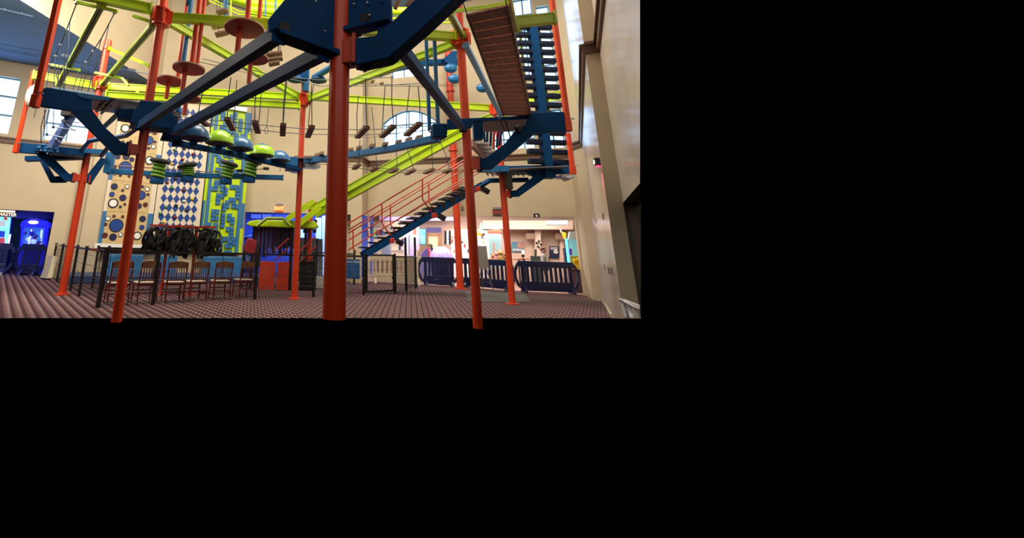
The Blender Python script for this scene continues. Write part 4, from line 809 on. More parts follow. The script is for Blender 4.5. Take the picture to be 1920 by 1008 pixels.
# blue pads at the wall foot and the floor mats
PADB = mat('blue_pad_vinyl', (.03, .16, .36), .4, var=.1, scale=3); MATB = mat('navy_mat_vinyl', (.025, .06, .17), .5, var=.15, scale=4)
for k, (x0, x1, y0, y1) in enumerate(((200, 266, 474, 522), (296, 330, 474, 522), (376, 452, 470, 524))):
    s0_, s1_ = cs(x0, 500), cs(x1, 500); t = thing('wall_pad', 'bright blue upright pad below the %s' % ('dotted climbing wall', 'diamond climbing wall', 'maze climbing wall')[k], 'pad', cw((s0_ + s1_) / 2, 0, .2), 'blue pads at the wall foot')
    n = max(2, int((s1_ - s0_) / .9))
    for i in range(n): mb = MB(); rect(mb, s0_ + (s1_ - s0_) * i / n + .01, s0_ + (s1_ - s0_) * (i + 1) / n - .01, .05, 1.0, .05, .3); build(mb, 'panel', PADB, t, bevel=.03)
for k, (s0_, s1_) in enumerate(((.75, 2.0), (2.02, 4.2), (4.22, 6.6), (6.62, 8.6))):
    mb = MB(); mb.box(cw((s0_ + s1_) / 2, .14, 1.0 + .35), d1 * (s1_ - s0_) / 2, n1 * 1.0, ZUP * .14); build(mb, 'crash_mat', MATB, label=('dark blue crash mat left of the dotted climbing wall', 'dark blue crash mat under the dotted climbing wall', 'dark blue crash mat under the diamond climbing wall', 'dark blue crash mat under the maze climbing wall')[k], cat='mat', group='crash mats', bevel=.03)
# leaning cream board
mb = MB(); mb.prism([PY(75, 520, 18.0), PY(88, 521.5, 17.6), PY(99.5, 480, 18.1), PY(92, 479, 18.4)], (.05, .25, 0)); build(mb, 'leaning_board', mat('cream_board', (.6, .52, .38), .5), label='cream board leaning on the wall beside the arcade opening', cat='board')

# ================================================================ fence
FH = 1.36
def fpost(p, h=FH, label=None, wd=.07, t=None):
    mb = MB(); mb.box(p + ZUP * h / 2, (wd / 2 * .8, wd / 2 * .6, 0), (-wd / 2 * .6, wd / 2 * .8, 0), (0, 0, h / 2)); o = build(mb, 'post', BLACK, t)
    mb = MB(); mb.box(p + ZUP * (h + .012), (wd * .55, 0, 0), (0, wd * .55, 0), (0, 0, .014)); build(mb, 'cap', BLACK, o)
def fence(label, pts, heights=None, gap=.055, rails=True, mesh=True, railm=BLACK):
    t = thing('mesh_fence', label, 'fence', pts[0], 'black wire mesh fences')
    for i, p in enumerate(pts): fpost(p, heights[i] if heights else FH, t=t)
    for i, (a, b) in enumerate(zip(pts[:-1], pts[1:])):
        if rails: mb = MB(); mb.beam(a + ZUP * (FH - .05), b + ZUP * (FH - .05), .05, .06); build(mb, 'top_rail', railm, t)
        if mesh:
            L_ = (b - a).length; n = int(L_ / gap); mb = MB()
            for k in range(1, n): q = a.lerp(b, k / n); mb.tube(q + ZUP * .06, q + ZUP * (FH - .05), .005, 3, caps=False)
            for z in (.08, .35, .62, .89, 1.15): mb.tube(a + ZUP * z, b + ZUP * z, .006, 4, caps=False)
            build(mb, 'wire_mesh', BLACK, t, kind='stuff')
        for z in (.4, .95): mb = MB(); q = a + (b - a).normalized() * .06 + ZUP * z; mb.box(q, (b - a).normalized() * .05, (0, .012, 0), (0, 0, .012)); build(mb, 'clamp', BLACK, t)
    return t
f0, f1, f2 = PZ(184, 577, 0), PZ(285.7, 572, 0), PZ(477, 561, 0); g0, g1, g2, g3 = PZ(682, 553, 0), PZ(741, 549, 0), PZ(762, 546, 0), PZ(780, 541, 0)
fence('front black wire fence behind which the red chairs stand', [f0, f1, f2, f2.lerp(g0, .5), g0])
fence('black wire fence running back along the left side', [f0 + Vector((-.08, .1, 0)), PZ(147.6, 555, 0), PZ(131.7, 544.5, 0), PZ(106, 528.6, 0), PZ(93.6, 521.5, 0)], gap=.16, railm=mat('glossy_black_rail', (.02, .02, .03), .12))
fence('black fence run right of the gate with tall posts', [g1, g2, g3], [1.4, 2.05, 2.1])
fence('inner black fence at the foot of the dotted wall', [PZ(172, 542, 0), PZ(193, 541, 0), PZ(285, 538, 0)], gap=.09)
fence('inner black fence behind the slim middle pole', [PZ(452, 540, 0), PZ(560, 528, 0), PZ(592, 528, 0), PZ(664, 533, 0)], [1.5, 1.9, 1.95, 1.5], gap=.08)
# gate
t = thing('fence_gate', 'black wire mesh gate with a chrome edged frame', 'gate', g0); a, b = g0 + Vector((.1, .08, 0)), g1 - Vector((.06, .05, 0)); dg = (b - a).normalized()
for p, nm in ((a, 'stile'), (b, 'stile')): mb = MB(); mb.box(p + ZUP * .73, dg * .03, Vector((-dg.y, dg.x, 0)) * .03, ZUP * .66); build(mb, nm, BLACK, t)
for z in (.1, 1.36): mb = MB(); mb.beam(a + ZUP * z, b + ZUP * z, .05, .06); build(mb, 'rail', BLACK, t)
mb = MB(); n = 22
for k in range(1, n): q = a.lerp(b, k / n); mb.tube(q + ZUP * .1, q + ZUP * 1.36, .005, 3, caps=False)
for z in (.35, .6, .85, 1.1): mb.tube(a + ZUP * z, b + ZUP * z, .005, 4, caps=False)
build(mb, 'wire_mesh', BLACK, t, kind='stuff')
mb = MB(); mb.tube(b + ZUP * .1 - dg * .035, b + ZUP * 1.36 - dg * .035, .008, 6); build(mb, 'chrome_edge', STEEL, t); mb = MB(); mb.box(b + ZUP * .55 - Vector((0, .06, 0)), (.07, 0, 0), (0, .03, 0), (0, 0, .05)); build(mb, 'latch', BLACK, t)
for z in (.9, 1.15): mb = MB(); mb.box(a + ZUP * z - Vector((.08, .04, 0)), (.05, 0, 0), (0, .03, 0), (0, 0, .03)); build(mb, 'hinge', STEEL, t)
# rules sign on the fence
SB = mat('sign_blue', (.015, .09, .28), .4); SLT = mat('sign_pale_blue', (.09, .22, .48), .5); SW = mat('sign_white', (.75, .8, .9), .5)
sg = [PY(x, y, 15.35) for x, y in ((640, 485), (674.5, 486.5), (674.5, 523), (640, 521))]; t = thing('rules_sign', 'blue rules sign hanging on the fence right of the thick pole', 'sign', (sg[2] + sg[3]) / 2)
mb = MB(); mb.prism(sg, (0, .02, 0)); build(mb, 'board', SB, t); ux = (sg[1] - sg[0]); uy = (sg[0] - sg[3])
text('Tower Rules', 'heading', SW, t, .10, facing(sg[3] + ux * .60 + uy * .87 + Vector((0, -.012, 0)), ux), .003)
for k in range(9):
    for x0, x1 in ((.08, .42), (.5, .92)): p = sg[3] + uy * (.74 - k * .08) + Vector((0, -.01, 0)); mb = MB(); mb.beam(p + ux * x0, p + ux * (x1 - .07 * ((k * 7) % 3)), .004, .018); build(mb, 'text_line', SLT, t)
# ================================================================ chairs
CR = mat('cherry_wood', (.15, .016, .014), .35, var=.2, scale=9); CT = mat('walnut_top_rail', (.20, .085, .04), .4, var=.2, scale=9); CSE = mat('cream_seat_vinyl', (.62, .50, .38), .45)
def chair():
    t = thing('dining_chair', 'x', 'chair', (0, 0, 0), 'red wooden chairs inside the fence'); hw = .22
    for sx in (-1, 1):
        mb = MB(); mb.tube((sx * hw, .20, 0), (sx * (hw - .01), .19, .43), .017, 6, .022); build(mb, 'leg', CR, t)
        mb = MB(); mb.path([(sx * hw, -.25, 0), (sx * hw, -.20, .45), (sx * hw, -.27, .93)], .021, 6); build(mb, 'leg', CR, t)
        mb = MB(); mb.beam((sx * hw, -.22, .18), (sx * hw, .195, .20), .02, .025); build(mb, 'stretcher', CR, t)
    mb = MB(); mb.beam((-hw, .195, .27), (hw, .195, .27), .02, .025); build(mb, 'stretcher', CR, t); mb = MB(); mb.beam((-hw, -.225, .23), (hw, -.225, .23), .02, .025); build(mb, 'stretcher', CR, t)
    mb = MB(); mb.abox(-.22, .22, -.20, .21, .395, .435); build(mb, 'seat_frame', CR, t); mb = MB(); mb.abox(-.215, .215, -.18, .225, .435, .475); build(mb, 'seat_pad', CSE, t, bevel=.015)
    mb = MB(); pts = [(-hw - .02, 0, .80)] + [(-hw - .02 + (2 * hw + .04) * k / 8, 0, .93 + .035 * math.sin(math.pi * k / 8)) for k in range(9)] + [(hw + .02, 0, .80)]
    mb.prism([Vector((x, -.265, z)) for x, _, z in pts], (0, .025, 0)); build(mb, 'top_rail', CT, t); mb = MB(); mb.beam((-hw, -.225, .52), (hw, -.225, .52), .02, .04); build(mb, 'back_rail', CR, t)
    for k in range(6): x = -.15 + .06 * k; mb = MB(); mb.beam((x, -.225, .52), (x, -.253, .81), .014, .02, Vector((0, 1, 0))); build(mb, 'back_slat', CR, t)
    return t
ch0 = chair(); CP = [((218, 570), 'half hidden by the orange pole'), ((270, 568), 'beside the second fence post from left'), ((325, 566), 'third from the left inside the fence'), ((366, 563), 'fourth from the left inside the fence'), ((413, 561), 'second from the right inside the fence'), ((458, 557), 'rightmost by the thick fence post')]
for k, (px, lb) in enumerate(CP):
    o = ch0 if k == 0 else copy_tree(ch0); o.location = PZ(px[0], px[1], 0) + Vector((-.07, .1, 0)); o.scale = (1.12, 1.12, 1.12); o.rotation_euler = (0, 0, math.radians(34 + [0, 6, -3, 5, -4, 2][k])); o['label'] = 'red wooden slat back chair ' + lb
# ================================================================ harness rack
t = thing('harness_rack', 'orange rack of two posts with star arms for harnesses', 'rack', PY(333, 535, 14.6)); RK = (PY(308, 500, 14.4), PY(362, 500, 14.6))
for k, p in enumerate(RK):
    zt_ = PY(312, 424, p.y).z; mb = MB(); mb.tube((p.x, p.y, 0), (p.x, p.y, zt_), .05, 12); build(mb, 'post', RAILR, t, smooth=True); mb = MB(); mb.lathe((p.x, p.y, 0), [(.25, 0), (.25, .02)], 16); build(mb, 'foot', RAILR, t)
    for j in range(6): a = j * math.pi / 3 + .3; mb = MB(); mb.beam((p.x, p.y, zt_), (p.x + math.cos(a) * .62, p.y + math.sin(a) * .55, zt_ + .02), .05, .06); build(mb, 'arm', RAILR, t)
mb = MB(); mb.beam((RK[0].x, RK[0].y, zt_ - .02), (RK[1].x, RK[1].y, zt_ - .02), .05, .06); build(mb, 'cross_bar', RAILR, t)
STRAP = mat('black_webbing', (.012, .012, .014), .55); BUCK = mat('grey_buckle', (.35, .36, .38), .3, .6)
def harness():
    t = thing('climbing_harness', 'black webbing climbing harness hanging on the orange rack', 'harness', (0, 0, 0), 'harnesses hanging on the rack')
    for (cx_, cz_, rx, rz, tl) in ((0, -.30, .17, .28, .0), (.05, -.62, .13, .16, .5), (-.06, -.60, .12, .17, -.5)):
        mb = MB(); pts = [Vector((cx_ + rx * math.sin(a), math.sin(a * 2 + tl) * .07, cz_ + rz * math.cos(a))) for a in [k * math.pi / 5 for k in range(11)]]
        for p, q in zip(pts[:-1], pts[1:]): mb.beam(p, q, .085, .02, Vector((0, 1, 0)))
        build(mb, 'strap', STRAP, t)
    mb = MB(); mb.box((.02, -.05, -.45), (.12, 0, 0), (0, .06, 0), (0, 0, .16)); build(mb, 'pad', STRAP, t, bevel=.02)
    mb = MB(); mb.box((.06, -.09, -.36), (.022, 0, 0), (0, .01, 0), (0, 0, .03)); build(mb, 'buckle', BUCK, t)
    mb = MB(); mb.tube((0, 0, -.02), (0, 0, .02), .03, 8); build(mb, 'hook', BUCK, t); return t
h0 = harness(); first = True
for k, p in enumerate(RK):
    for j in range(20):
        a = j * 2 * math.pi / 20; rd = .62 if j % 2 else .42; o = h0 if first else copy_tree(h0); first = False
        o['label'] = 'black webbing climbing harness hanging round the %s post of the orange rack, %s ring' % (('left', 'right')[k], 'outer' if j % 2 else 'inner'); o.location = (p.x + math.cos(a) * rd, p.y + math.sin(a) * rd * .8, zt_ - .03 - .05 * (j % 3)); o.rotation_euler = (random.uniform(-.1, .1), random.uniform(-.1, .1), a + random.uniform(-.5, .5)); o.scale = (1, 1, random.uniform(.85, 1.1))
# ================================================================ launch hut (left of the slim pole)
t = thing('launch_station', 'lime roofed launch station with orange panels behind fence', 'station', PY(510, 540, 17.2)); YS = 17.2
mb = MB(); pr = [(461, 420), (468, 414), (482, 412), (590, 414), (598, 424), (590, 428), (470, 424)]; mb.prism([PY(x, y, YS - .6) for x, y in pr], (0, 1.6, 0)); build(mb, 'canopy', LIME, t, bevel=.03)
mb = MB(); mb.path([PY(481, 424, YS - .8), PY(500, 409, YS - .8), PY(531, 409.5, YS - .8), PY(545, 423, YS - .8)], .06, 8); build(mb, 'curved_rail', LIMED, t, smooth=True)
for (x0, y0, x1, y1) in ((538, 411, 588, 377), (560, 420, 600, 388)): mb = MB(); mb.beam(PY(x0, y0, YS - .7), PY(x1, y1, YS - .5), .18, .2); build(mb, 'rising_rail', LIME, t)
mb = MB(); mb.beam(PY(566, 387, YS), PY(640, 391, YS), .2, .2); build(mb, 'top_beam', LIME, t)
mb = MB(); mb.lathe(PY(584, 380, YS), [(.1, -.4), (.1, -.05), (.2, -.03), (.2, .03), (.12, .05)], 12); build(mb, 'post_head', RAILR, t); p = PY(580, 460, YS); mb = MB(); mb.tube((p.x, p.y, 0), (p.x, p.y, PY(584, 384, YS).z), .09, 14); build(mb, 'post', ORANGE, t, smooth=True)
for (x, w_) in ((474, .05), (546, .06), (572, .05)): p = PY(x, 470, YS - .3); mb = MB(); mb.box((p.x, p.y, PY(x, 424, YS - .3).z / 2), (w_, 0, 0), (0, w_, 0), (0, 0, PY(x, 424, YS - .3).z / 2)); build(mb, 'frame_post', BLACK, t)
OPN = mat('orange_panel', (.55, .05, .02), .45)
for (x0, x1) in ((484, 514), (518, 540)): a, b = PY(x0, 538, YS - .5), PY(x1, 538, YS - .5); mb = MB(); mb.abox(a.x, b.x, YS - .5, YS - .45, .02, 1.0); build(mb, 'panel', OPN, t)
rr_ = random.Random(5); LC = [mat('lanyard_purple', (.14, .06, .22), .6), mat('lanyard_red', (.42, .03, .03), .6), mat('lanyard_black', (.012, .012, .018), .6), mat('lanyard_blue', (.05, .06, .20), .6)]
for k in range(34):
    x = 478 + k * 2.55; p = PY(x, 427, YS - .3 + (k % 3) * .2); q = PY(x, 468 + rr_.uniform(-6, 16), p.y); q.x = p.x; mb = MB(); mb.beam(p, q, .075, .04); build(mb, 'lanyard', LC[(k * 5 + k // 4) % 4], t); mb = MB(); mb.box(p + ZUP * .03, (.03, 0, 0), (0, .03, 0), (0, 0, .05)); build(mb, 'carabiner', BUCK if k % 3 == 0 else BLACK, t)
for (x0, y0, x1, y1) in ((516, 470, 541, 447), (516, 488, 541, 465), (561, 472, 592, 443), (563, 490, 592, 462), (578, 490, 592, 478)): mb = MB(); mb.tube(PY(x0, y0, YS - .6), PY(x1, y1, YS - .9), .028, 8); build(mb, 'hand_rail', OPN, t, smooth=True)
t = thing('storage_cage', 'black mesh storage cage right of the slim middle pole', 'box', PZ(576, 543, 0)); a, b = PY(561, 541, 17.0), PY(592, 541, 17.2)
mb = MB(); mb.abox(a.x, b.x, 16.9, 17.6, .02, 1.06); build(mb, 'body', RUBBER, t, bevel=.01)
for k in range(6): mb = MB(); mb.beam((a.x, 16.89, .1 + k * .18), (b.x, 16.89, .1 + k * .18), .02, .02); build(mb, 'bar', BLACK, t)
mb = MB(); c = PY(595, 531, 18.0); mb.abox(c.x - .1, c.x + .3, 18, 18.4, 0, .42); build(mb, 'white_box', WHITE, label='low white box behind the black storage cage', cat='box', bevel=.02)
t = thing('climbing_suit', 'red and dark vest with blue harness hanging by the launch station', 'garment', PY(472, 500, 15.6)); mb = MB(); mb.prism([PY(x, y, 15.7) for x, y in ((463, 447), (474, 447), (482, 455), (478, 480), (458, 472), (456, 466))], (0, .16, 0)); build(mb, 'vest', mat('red_cloth', (.30, .015, .02), .7), t, bevel=.04)
mb = MB(); mb.prism([PY(x, y, 15.72) for x, y in ((471, 450), (486, 452), (487, 500), (472, 500))], (0, .2, 0)); build(mb, 'dark_jacket', mat('dark_cloth', (.02, .015, .02), .7), t, bevel=.04); mb = MB(); mb.path([PY(462, 476, 15.6), PY(464, 497, 15.6), PY(468, 480, 15.6)], .03, 6); build(mb, 'strap', mat('blue_white_strap', (.2, .3, .6), .6), t)
# ================================================================ plastic barriers
NVB = mat('navy_plastic', (.006, .011, .058), .4); BGB = mat('beige_plastic', (.52, .44, .31), .4); WHB = mat('white_plastic', (.62, .60, .62), .4)
def barrier(m, label, p, q, grp, slots=9):
    p, q = Vector(p), Vector(q); L_ = (q - p).length; d = (q - p).normalized(); n = Vector((d.y, -d.x, 0)); n = n if n.y < 0 else -n; t = thing('crowd_barrier', label, 'barrier', (p + q) / 2, grp)
    def P(s, z, o=0): return p + d * s + ZUP * z * 1.27 + n * o
    e = .30; sl = (L_ - .7) / slots * .29
    def bx(nm, s0, s1, z0, z1, th=.05): mb = MB(); mb.box(P((s0 + s1) / 2, (z0 + z1) / 2), d * (s1 - s0) / 2, n * th / 2, ZUP * (z1 - z0) / 2 * 1.27); return build(mb, nm, m, t, bevel=.012)
    bx('top_rail', e * .6, L_ - e * .6, .82, 1.02, .07); bx('bottom_panel', e * .8, L_ - e * .8, .06, .36, .06)
    for k in range(slots + 1): s = e + .05 + (L_ - 2 * e - .1) * k / slots; bx('slat', s - sl, s + sl, .34, .86)
    for s0, sg_ in ((e, -1), (L_ - e, 1)):
        mb = MB(); pts = [P(s0 + sg_ * (.27 * math.sin(a)), .56 + .42 * math.cos(a)) for a in [math.pi * k / 8 for k in range(9)]]
        for a, b in zip(pts[:-1], pts[1:]): mb.beam(a, b, .05, .11)
        build(mb, 'end_hoop', m, t); mb = MB(); mb.box(P(s0 + sg_ * .0, .56), d * .03, n * .025, ZUP * .5); build(mb, 'end_stile', m, t)
    for s in (.35, L_ - .35): mb = MB(); mb.prism([P(s - .05, .0, -.28), P(s - .05, .0, .28), P(s - .05, .1, .22), P(s - .05, .2, .03), P(s - .05, .2, -.03), P(s - .05, .1, -.22)], d * .1); build(mb, 'foot', m, t)
    mb = MB(); c = P(L_ / 2, .23, .035); mb.path([c - d * .2 + ZUP * -.03, c + ZUP * .04, c + d * .2 - ZUP * .03], .012, 5); build(mb, 'chevron', m, t)
    return t
bA, bB, bC, bD = PZ(785, 534.5, 0), PZ(862, 537.5, 0), PZ(968, 547.5, 0), PZ(1089, 552, 0)
barrier(NVB, 'navy plastic barrier nearest the beige barrier', bA, bB, 'navy crowd barriers', 7); barrier(NVB, 'navy plastic barrier behind the easel', bB, bC, 'navy crowd barriers', 10); barrier(NVB, 'navy plastic barrier ending at the right wall opening', bC, bD, 'navy crowd barriers', 10)
barrier(BGB, 'beige plastic barrier seen through the black gate', PZ(690, 529.5, 0), PZ(799, 534, 0), 'beige crowd barriers', 9)
lA, lB, lC = PZ(-60, 516, 0), PZ(22, 515.5, 0), PZ(81, 516.5, 0)
barrier(NVB, 'navy plastic barrier cut by the left picture edge', lA, lB - Vector((.05, 0, 0)), 'navy crowd barriers', 9); barrier(NVB, 'navy plastic barrier closing the left arcade opening', lB, lC, 'navy crowd barriers', 7)
# white barrier at the lower right corner, as far as the photo shows it
t = thing('crowd_barrier', 'white plastic barrier in the lower right corner', 'barrier', PY(1180, 596, 5.9), 'white crowd barriers')
def wb(nm, pts, th=.05): mb = MB(); mb.prism([PY(x, y, Y) for x, y, Y in pts], (0, th, 0)); build(mb, nm, WHB, t, bevel=.008)
wb('top_rail', [(1166, 561, 5.9), (1171, 560, 5.9), (1200, 571, 5.5), (1200, 580, 5.5), (1169, 568, 5.9)], .06); wb('slat', [(1168, 568, 5.9), (1172, 569, 5.9), (1180, 596, 5.85), (1175, 596, 5.85)]); wb('slat', [(1190, 576, 5.65), (1194, 577.5, 5.6), (1199, 596, 5.6), (1194, 596, 5.65)]); wb('end_hoop', [(1172, 570, 5.9), (1178, 571, 5.85), (1188, 583, 5.8), (1192, 596, 5.75), (1186, 596, 5.75), (1183, 586, 5.8)])
# grey mat, easel
mb = MB(); mb.prism([PZ(876, 566, 0), PZ(994, 567, 0), PZ(984, 549.5, 0), PZ(872, 546, 0)], (0, 0, .015)); build(mb, 'floor_mat', mat('dark_grey_mat', (.05, .048, .042), .8, var=.3, scale=20), label='dark grey rubber mat under the slim right pole', cat='mat')
t = thing('easel', 'wooden easel holding a blank grey board before navy barrier', 'easel', PZ(910, 548, 0)); YE = 18.6
for (x0, y0, x1, y1, dy) in ((899, 462, 925, 545, 0), (912, 462, 893, 546, 0), (905, 462, 905, 540, .7)): mb = MB(); mb.beam(PY(x0, y0, YE), PY(x1, y1, YE + dy), .04, .03); build(mb, 'leg', STEEL, t)
mb = MB(); mb.prism([PY(x, y, YE - .06) for x, y in ((894, 461), (912, 461), (917, 502), (897, 502.5))], (0, .02, 0)); build(mb, 'board', mat('grey_board', (.30, .28, .25), .6), t); mb = MB(); mb.beam(PY(893, 504, YE - .05), PY(920, 504, YE - .05), .06, .03); build(mb, 'ledge', STEEL, t)
# ================================================================ the shop seen through the right opening
SHW = mat('warm_pink_wall', (.66, .50, .40), .6, var=.04, scale=1.5); SHF = mat('wood_look_floor', (.36, .22, .17), .4, var=.2, scale=3)
NB = -5.0
def sw(x, y, o=NB): return PL(x, y, (W3P[0] + n3.x * o, W3P[1] + n3.y * o), W3A)
def s_at(s, z, o): return w3(s, z, o)
mb = MB(); mb.quad(s_at(-4, 0, NB), s_at(11.2, 0, NB), s_at(11.2, 3.9, NB), s_at(-4, 3.9, NB)); build(mb, 'wall_shop', SHW, kind='structure')
mb = MB(); mb.quad(s_at(-4, 3.55, -.36), s_at(10.3, 3.55, -.36), s_at(11.2, 3.55, NB), s_at(-4, 3.55, NB)); build(mb, 'ceiling_shop', mat('shop_ceiling', (.6, .55, .55), .7), kind='structure')
mb = MB(); mb.quad(s_at(-.4, .008, -.3), s_at(10.3, .008, -.3), s_at(11.2, .008, NB), s_at(-4, .008, NB)); build(mb, 'floor_shop', SHF, kind='structure')
mb = MB(); mb.quad(s_at(10.3, 0, -.4), s_at(11.2, 0, NB), s_at(11.2, 3.6, NB), s_at(10.3, 3.6, -.4)); build(mb, 'wall_shop_right', SHW, kind='structure')
LAMPE = mat('lamp_panel', (1, 1, 1), .5, emit=(1, .93, .86), estr=9)
for k, (s, o) in enumerate(((1.5, -1.6), (4.0, -1.6), (6.4, -1.6), (8.6, -1.8))):
    t = thing('ceiling_panel_light', 'bright flat shop ceiling panel light, %s from the left' % ORD[k], 'lamp', s_at(s, 3.5, o), 'shop ceiling lights'); mb = MB(); mb.box(s_at(s, 3.53, o), d3 * .6, n3 * .3, ZUP * .02); build(mb, 'diffuser', LAMPE, t); mb = MB(); mb.box(s_at(s, 3.54, o), d3 * .64, n3 * .34, ZUP * .012); build(mb, 'frame', WHITE, t)
area('shop_ceiling_lamps', s_at(4.5, 3.45, -2.5), s_at(4.5, 0, -3.2), 9, 2.5, 620, (1.0, .85, .75))
area('shop_blue_glow', s_at(1.0, 2.6, -1.2), s_at(1.0, .5, -2.2), 1.5, .8, 26, (.45, .4, 1.0))
def spoly(name, m, parent, px, o, th=.06, label=None, cat=None, group=None, bevel=0):
    pts = [sw(x, y, o) for x, y in px]; mb = MB(); mb.prism(pts, n3 * -th); return build(mb, name, m, parent, label=label, cat=cat, group=group, bevel=bevel)
def sbox(name, m, parent, x0, x1, y0, y1, o, th, bevel=0.0): return spoly(name, m, parent, [(x0, y1), (x1, y1), (x1, y0), (x0, y0)], o, th, bevel=bevel)
def sthing(name, label, cat, x, y, o, group=None): return thing(name, label, cat, sw(x, y, o), group)
spoly('wall_shop_bulkhead', SHW, None, [(905, 413), (1075, 413), (1075, 430), (905, 429)], -3.8, 1.1)['kind'] = 'structure'
sbox('wall_shop_pillar', SHW, None, 1003, 1014, 428, 520, -4.3, .6)['kind'] = 'structure'
sbox('wall_shop_pier', SHW, None, 1050.5, 1057, 428, 520, -4.5, .4)['kind'] = 'structure'
BRN = mat('brown_box', (.22, .14, .085), .5)
for k, (x0, x1, y0, y1) in enumerate(((986, 1003, 437, 448), (1041, 1071, 436, 449))): o = sbox('wall_cabinet', BRN, None, x0, x1, y0, y1, -4.2, .5); tag(o, ('small brown cabinet high left of the shop pillar', 'wide brown cabinet high right of the shop pillar')[k], 'cabinet')
# posters
t = sthing('wall_poster', 'blue and pink poster with white figures on the shop wall', 'poster', 970, 471, -4.9); sbox('sheet', mat('poster_blue', (.10, .26, .38), .5), t, 959, 981, 453, 472, -4.9, .03); spoly('pink_patch', mat('poster_pink', (.5, .25, .2), .5), t, [(970, 464), (981, 465), (981, 454), (971, 454)], -4.86, .02)
for k in range(7): sbox('white_figure', WHITE, t, 961.5 + k * 2.6, 963.2 + k * 2.6, 466, 470, -4.86, .02)
t = sthing('wall_poster', 'dark navy poster with a white speech bubble behind the staff person', 'poster', 1039, 484, -4.9); sbox('sheet', mat('poster_navy', (.012, .02, .07), .4), t, 1030, 1048.5, 461.5, 484, -4.9, .03)
mb = MB(); c = sw(1042, 471.5, -4.86); mb.lathe(c, [(.11, 0), (.11, .01)], 16, n3, 1, 1); build(mb, 'speech_bubble', WHITE, t); spoly('pointer', WHITE, t, [(1038, 475), (1041, 473), (1039, 471)], -4.855, .01)
for k in range(2): sbox('title_line', WHITE, t, 1032, 1046, 463.4 + k * 2.6, 465 + k * 2.6, -4.86, .01)
# wreath, bins, sanitizer, tables
t = sthing('wall_wreath', 'round black and white wreath on the shop pillar', 'wreath', 1010, 464, -4.2)
for k in range(12): a = k * math.pi / 6; c = sw(1010, 457, -4.22); mb = MB(); mb.ball(c + d3 * math.cos(a) * .11 + ZUP * math.sin(a) * .15, .05, 8, 5); build(mb, 'bauble', (RUBBER, WHITE, MAR)[k % 3], t)
t = sthing('hand_sanitizer', 'white and black sanitizer stand in front of shop wall', 'dispenser', 981, 500, -3.4); sbox('head', WHITE, t, 978, 983.5, 469, 477, -3.4, .12, .02); sbox('tray', BLACK, t, 978, 983.5, 477, 482, -3.38, .14); mb = MB(); q = sw(981, 482, -3.4); mb.tube(q, (q.x, q.y, 0), .03, 8); build(mb, 'stem', BLACK, t)
t = sthing('waste_cabinet', 'dark cabinet with a tall stand beside the staff person', 'cabinet', 1005, 500, -3.2); q0_, q1_ = sw(996, 490, -3.2), sw(1015, 490, -3.2)
mb = MB(); mb.prism([Vector((q0_.x, q0_.y, 0)), Vector((q1_.x, q1_.y, 0)), q1_ + ZUP * (sw(1015, 480, -3.2).z - q1_.z), q0_ + ZUP * (sw(996, 480, -3.2).z - q0_.z)], n3 * -.5); build(mb, 'body', mat('dark_green_black', (.02, .03, .028), .5), t); sbox('stand', RUBBER, t, 1002.5, 1006.5, 467, 481, -3.25, .1)
for k, (x, y) in enumerate(((972, 487), (983, 486))):
    t = sthing('cafe_table', 'small brown table in the shop, %s of two' % ('left', 'right')[k], 'table', x, 500, -2.6, 'cafe tables'); q = sw(x, y, -2.6); mb = MB(); mb.lathe(q, [(.25, 0), (.25, .04)], 14); build(mb, 'top', mat('red_brown', (.28, .09, .05), .5), t); mb = MB(); mb.tube(q, (q.x, q.y, 0), .04, 8); build(mb, 'leg', BLACK, t)
# claw machine, cyan and yellow
CYAN = mat('cyan_light_strip', (.1, .8, .8), .4, emit=(.15, .95, .9), estr=1.3); YEL = mat('yellow_plastic', (.75, .48, .03), .4); GLS = mat('machine_glass', (.25, .5, .55), .1, emit=(.3, .75, .75), estr=.35)
t = sthing('claw_machine', 'cyan lit claw machine with yellow toys at right opening edge', 'arcade machine', 1080, 540, -1.2)
spoly('light_strip', CYAN, t, [(1067, 512), (1071, 512), (1064, 447), (1059.5, 447)], -1.3, .1); spoly('side', NAVY, t, [(1062, 500), (1067, 500), (1060, 465), (1057.5, 465)], -1.5, .5); spoly('glass', GLS, t, [(1072, 500), (1100, 502), (1098, 449), (1066, 448)], -1.9, .05); spoly('yellow_frame', YEL, t, [(1074, 500), (1091, 502), (1090, 480), (1071, 480)], -1.5, .3); spoly('yellow_shelf', YEL, t, [(1068, 503), (1104, 506), (1104, 500), (1067, 497)], -1.1, .5); spoly('base', mat('machine_base', (.12, .06, .07), .4), t, [(1072, 548), (1108, 552), (1104, 507), (1069, 504)], -1.2, .8); spoly('header', WHITE, t, [(1066, 448), (1098, 449), (1097, 434), (1068, 434)], -1.6, .3)
spoly('purple_toy', mat('purple_toy', (.35, .05, .6), .5), t, [(1068, 478), (1073, 478), (1072, 466), (1067, 466)], -1.4, .2)
for k, (x, y) in enumerate(((1078, 488), (1083, 487), (1087, 489))): mb = MB(); mb.ball(sw(x, y, -1.45), .09, 8, 5); build(mb, 'toy', YEL, t, smooth=True)
t = sthing('hanging_arrow', 'yellow arrow sign hanging over the claw machine', 'sign', 1060, 449, -2); spoly('arrow', YEL, t, [(1053, 434), (1061, 436), (1061, 446), (1058, 449), (1054, 440)], -2, .05); mb = MB(); mb.tube(sw(1050, 429, -2), sw(1053, 436, -2), .03, 6); build(mb, 'rod', WHITE, t)
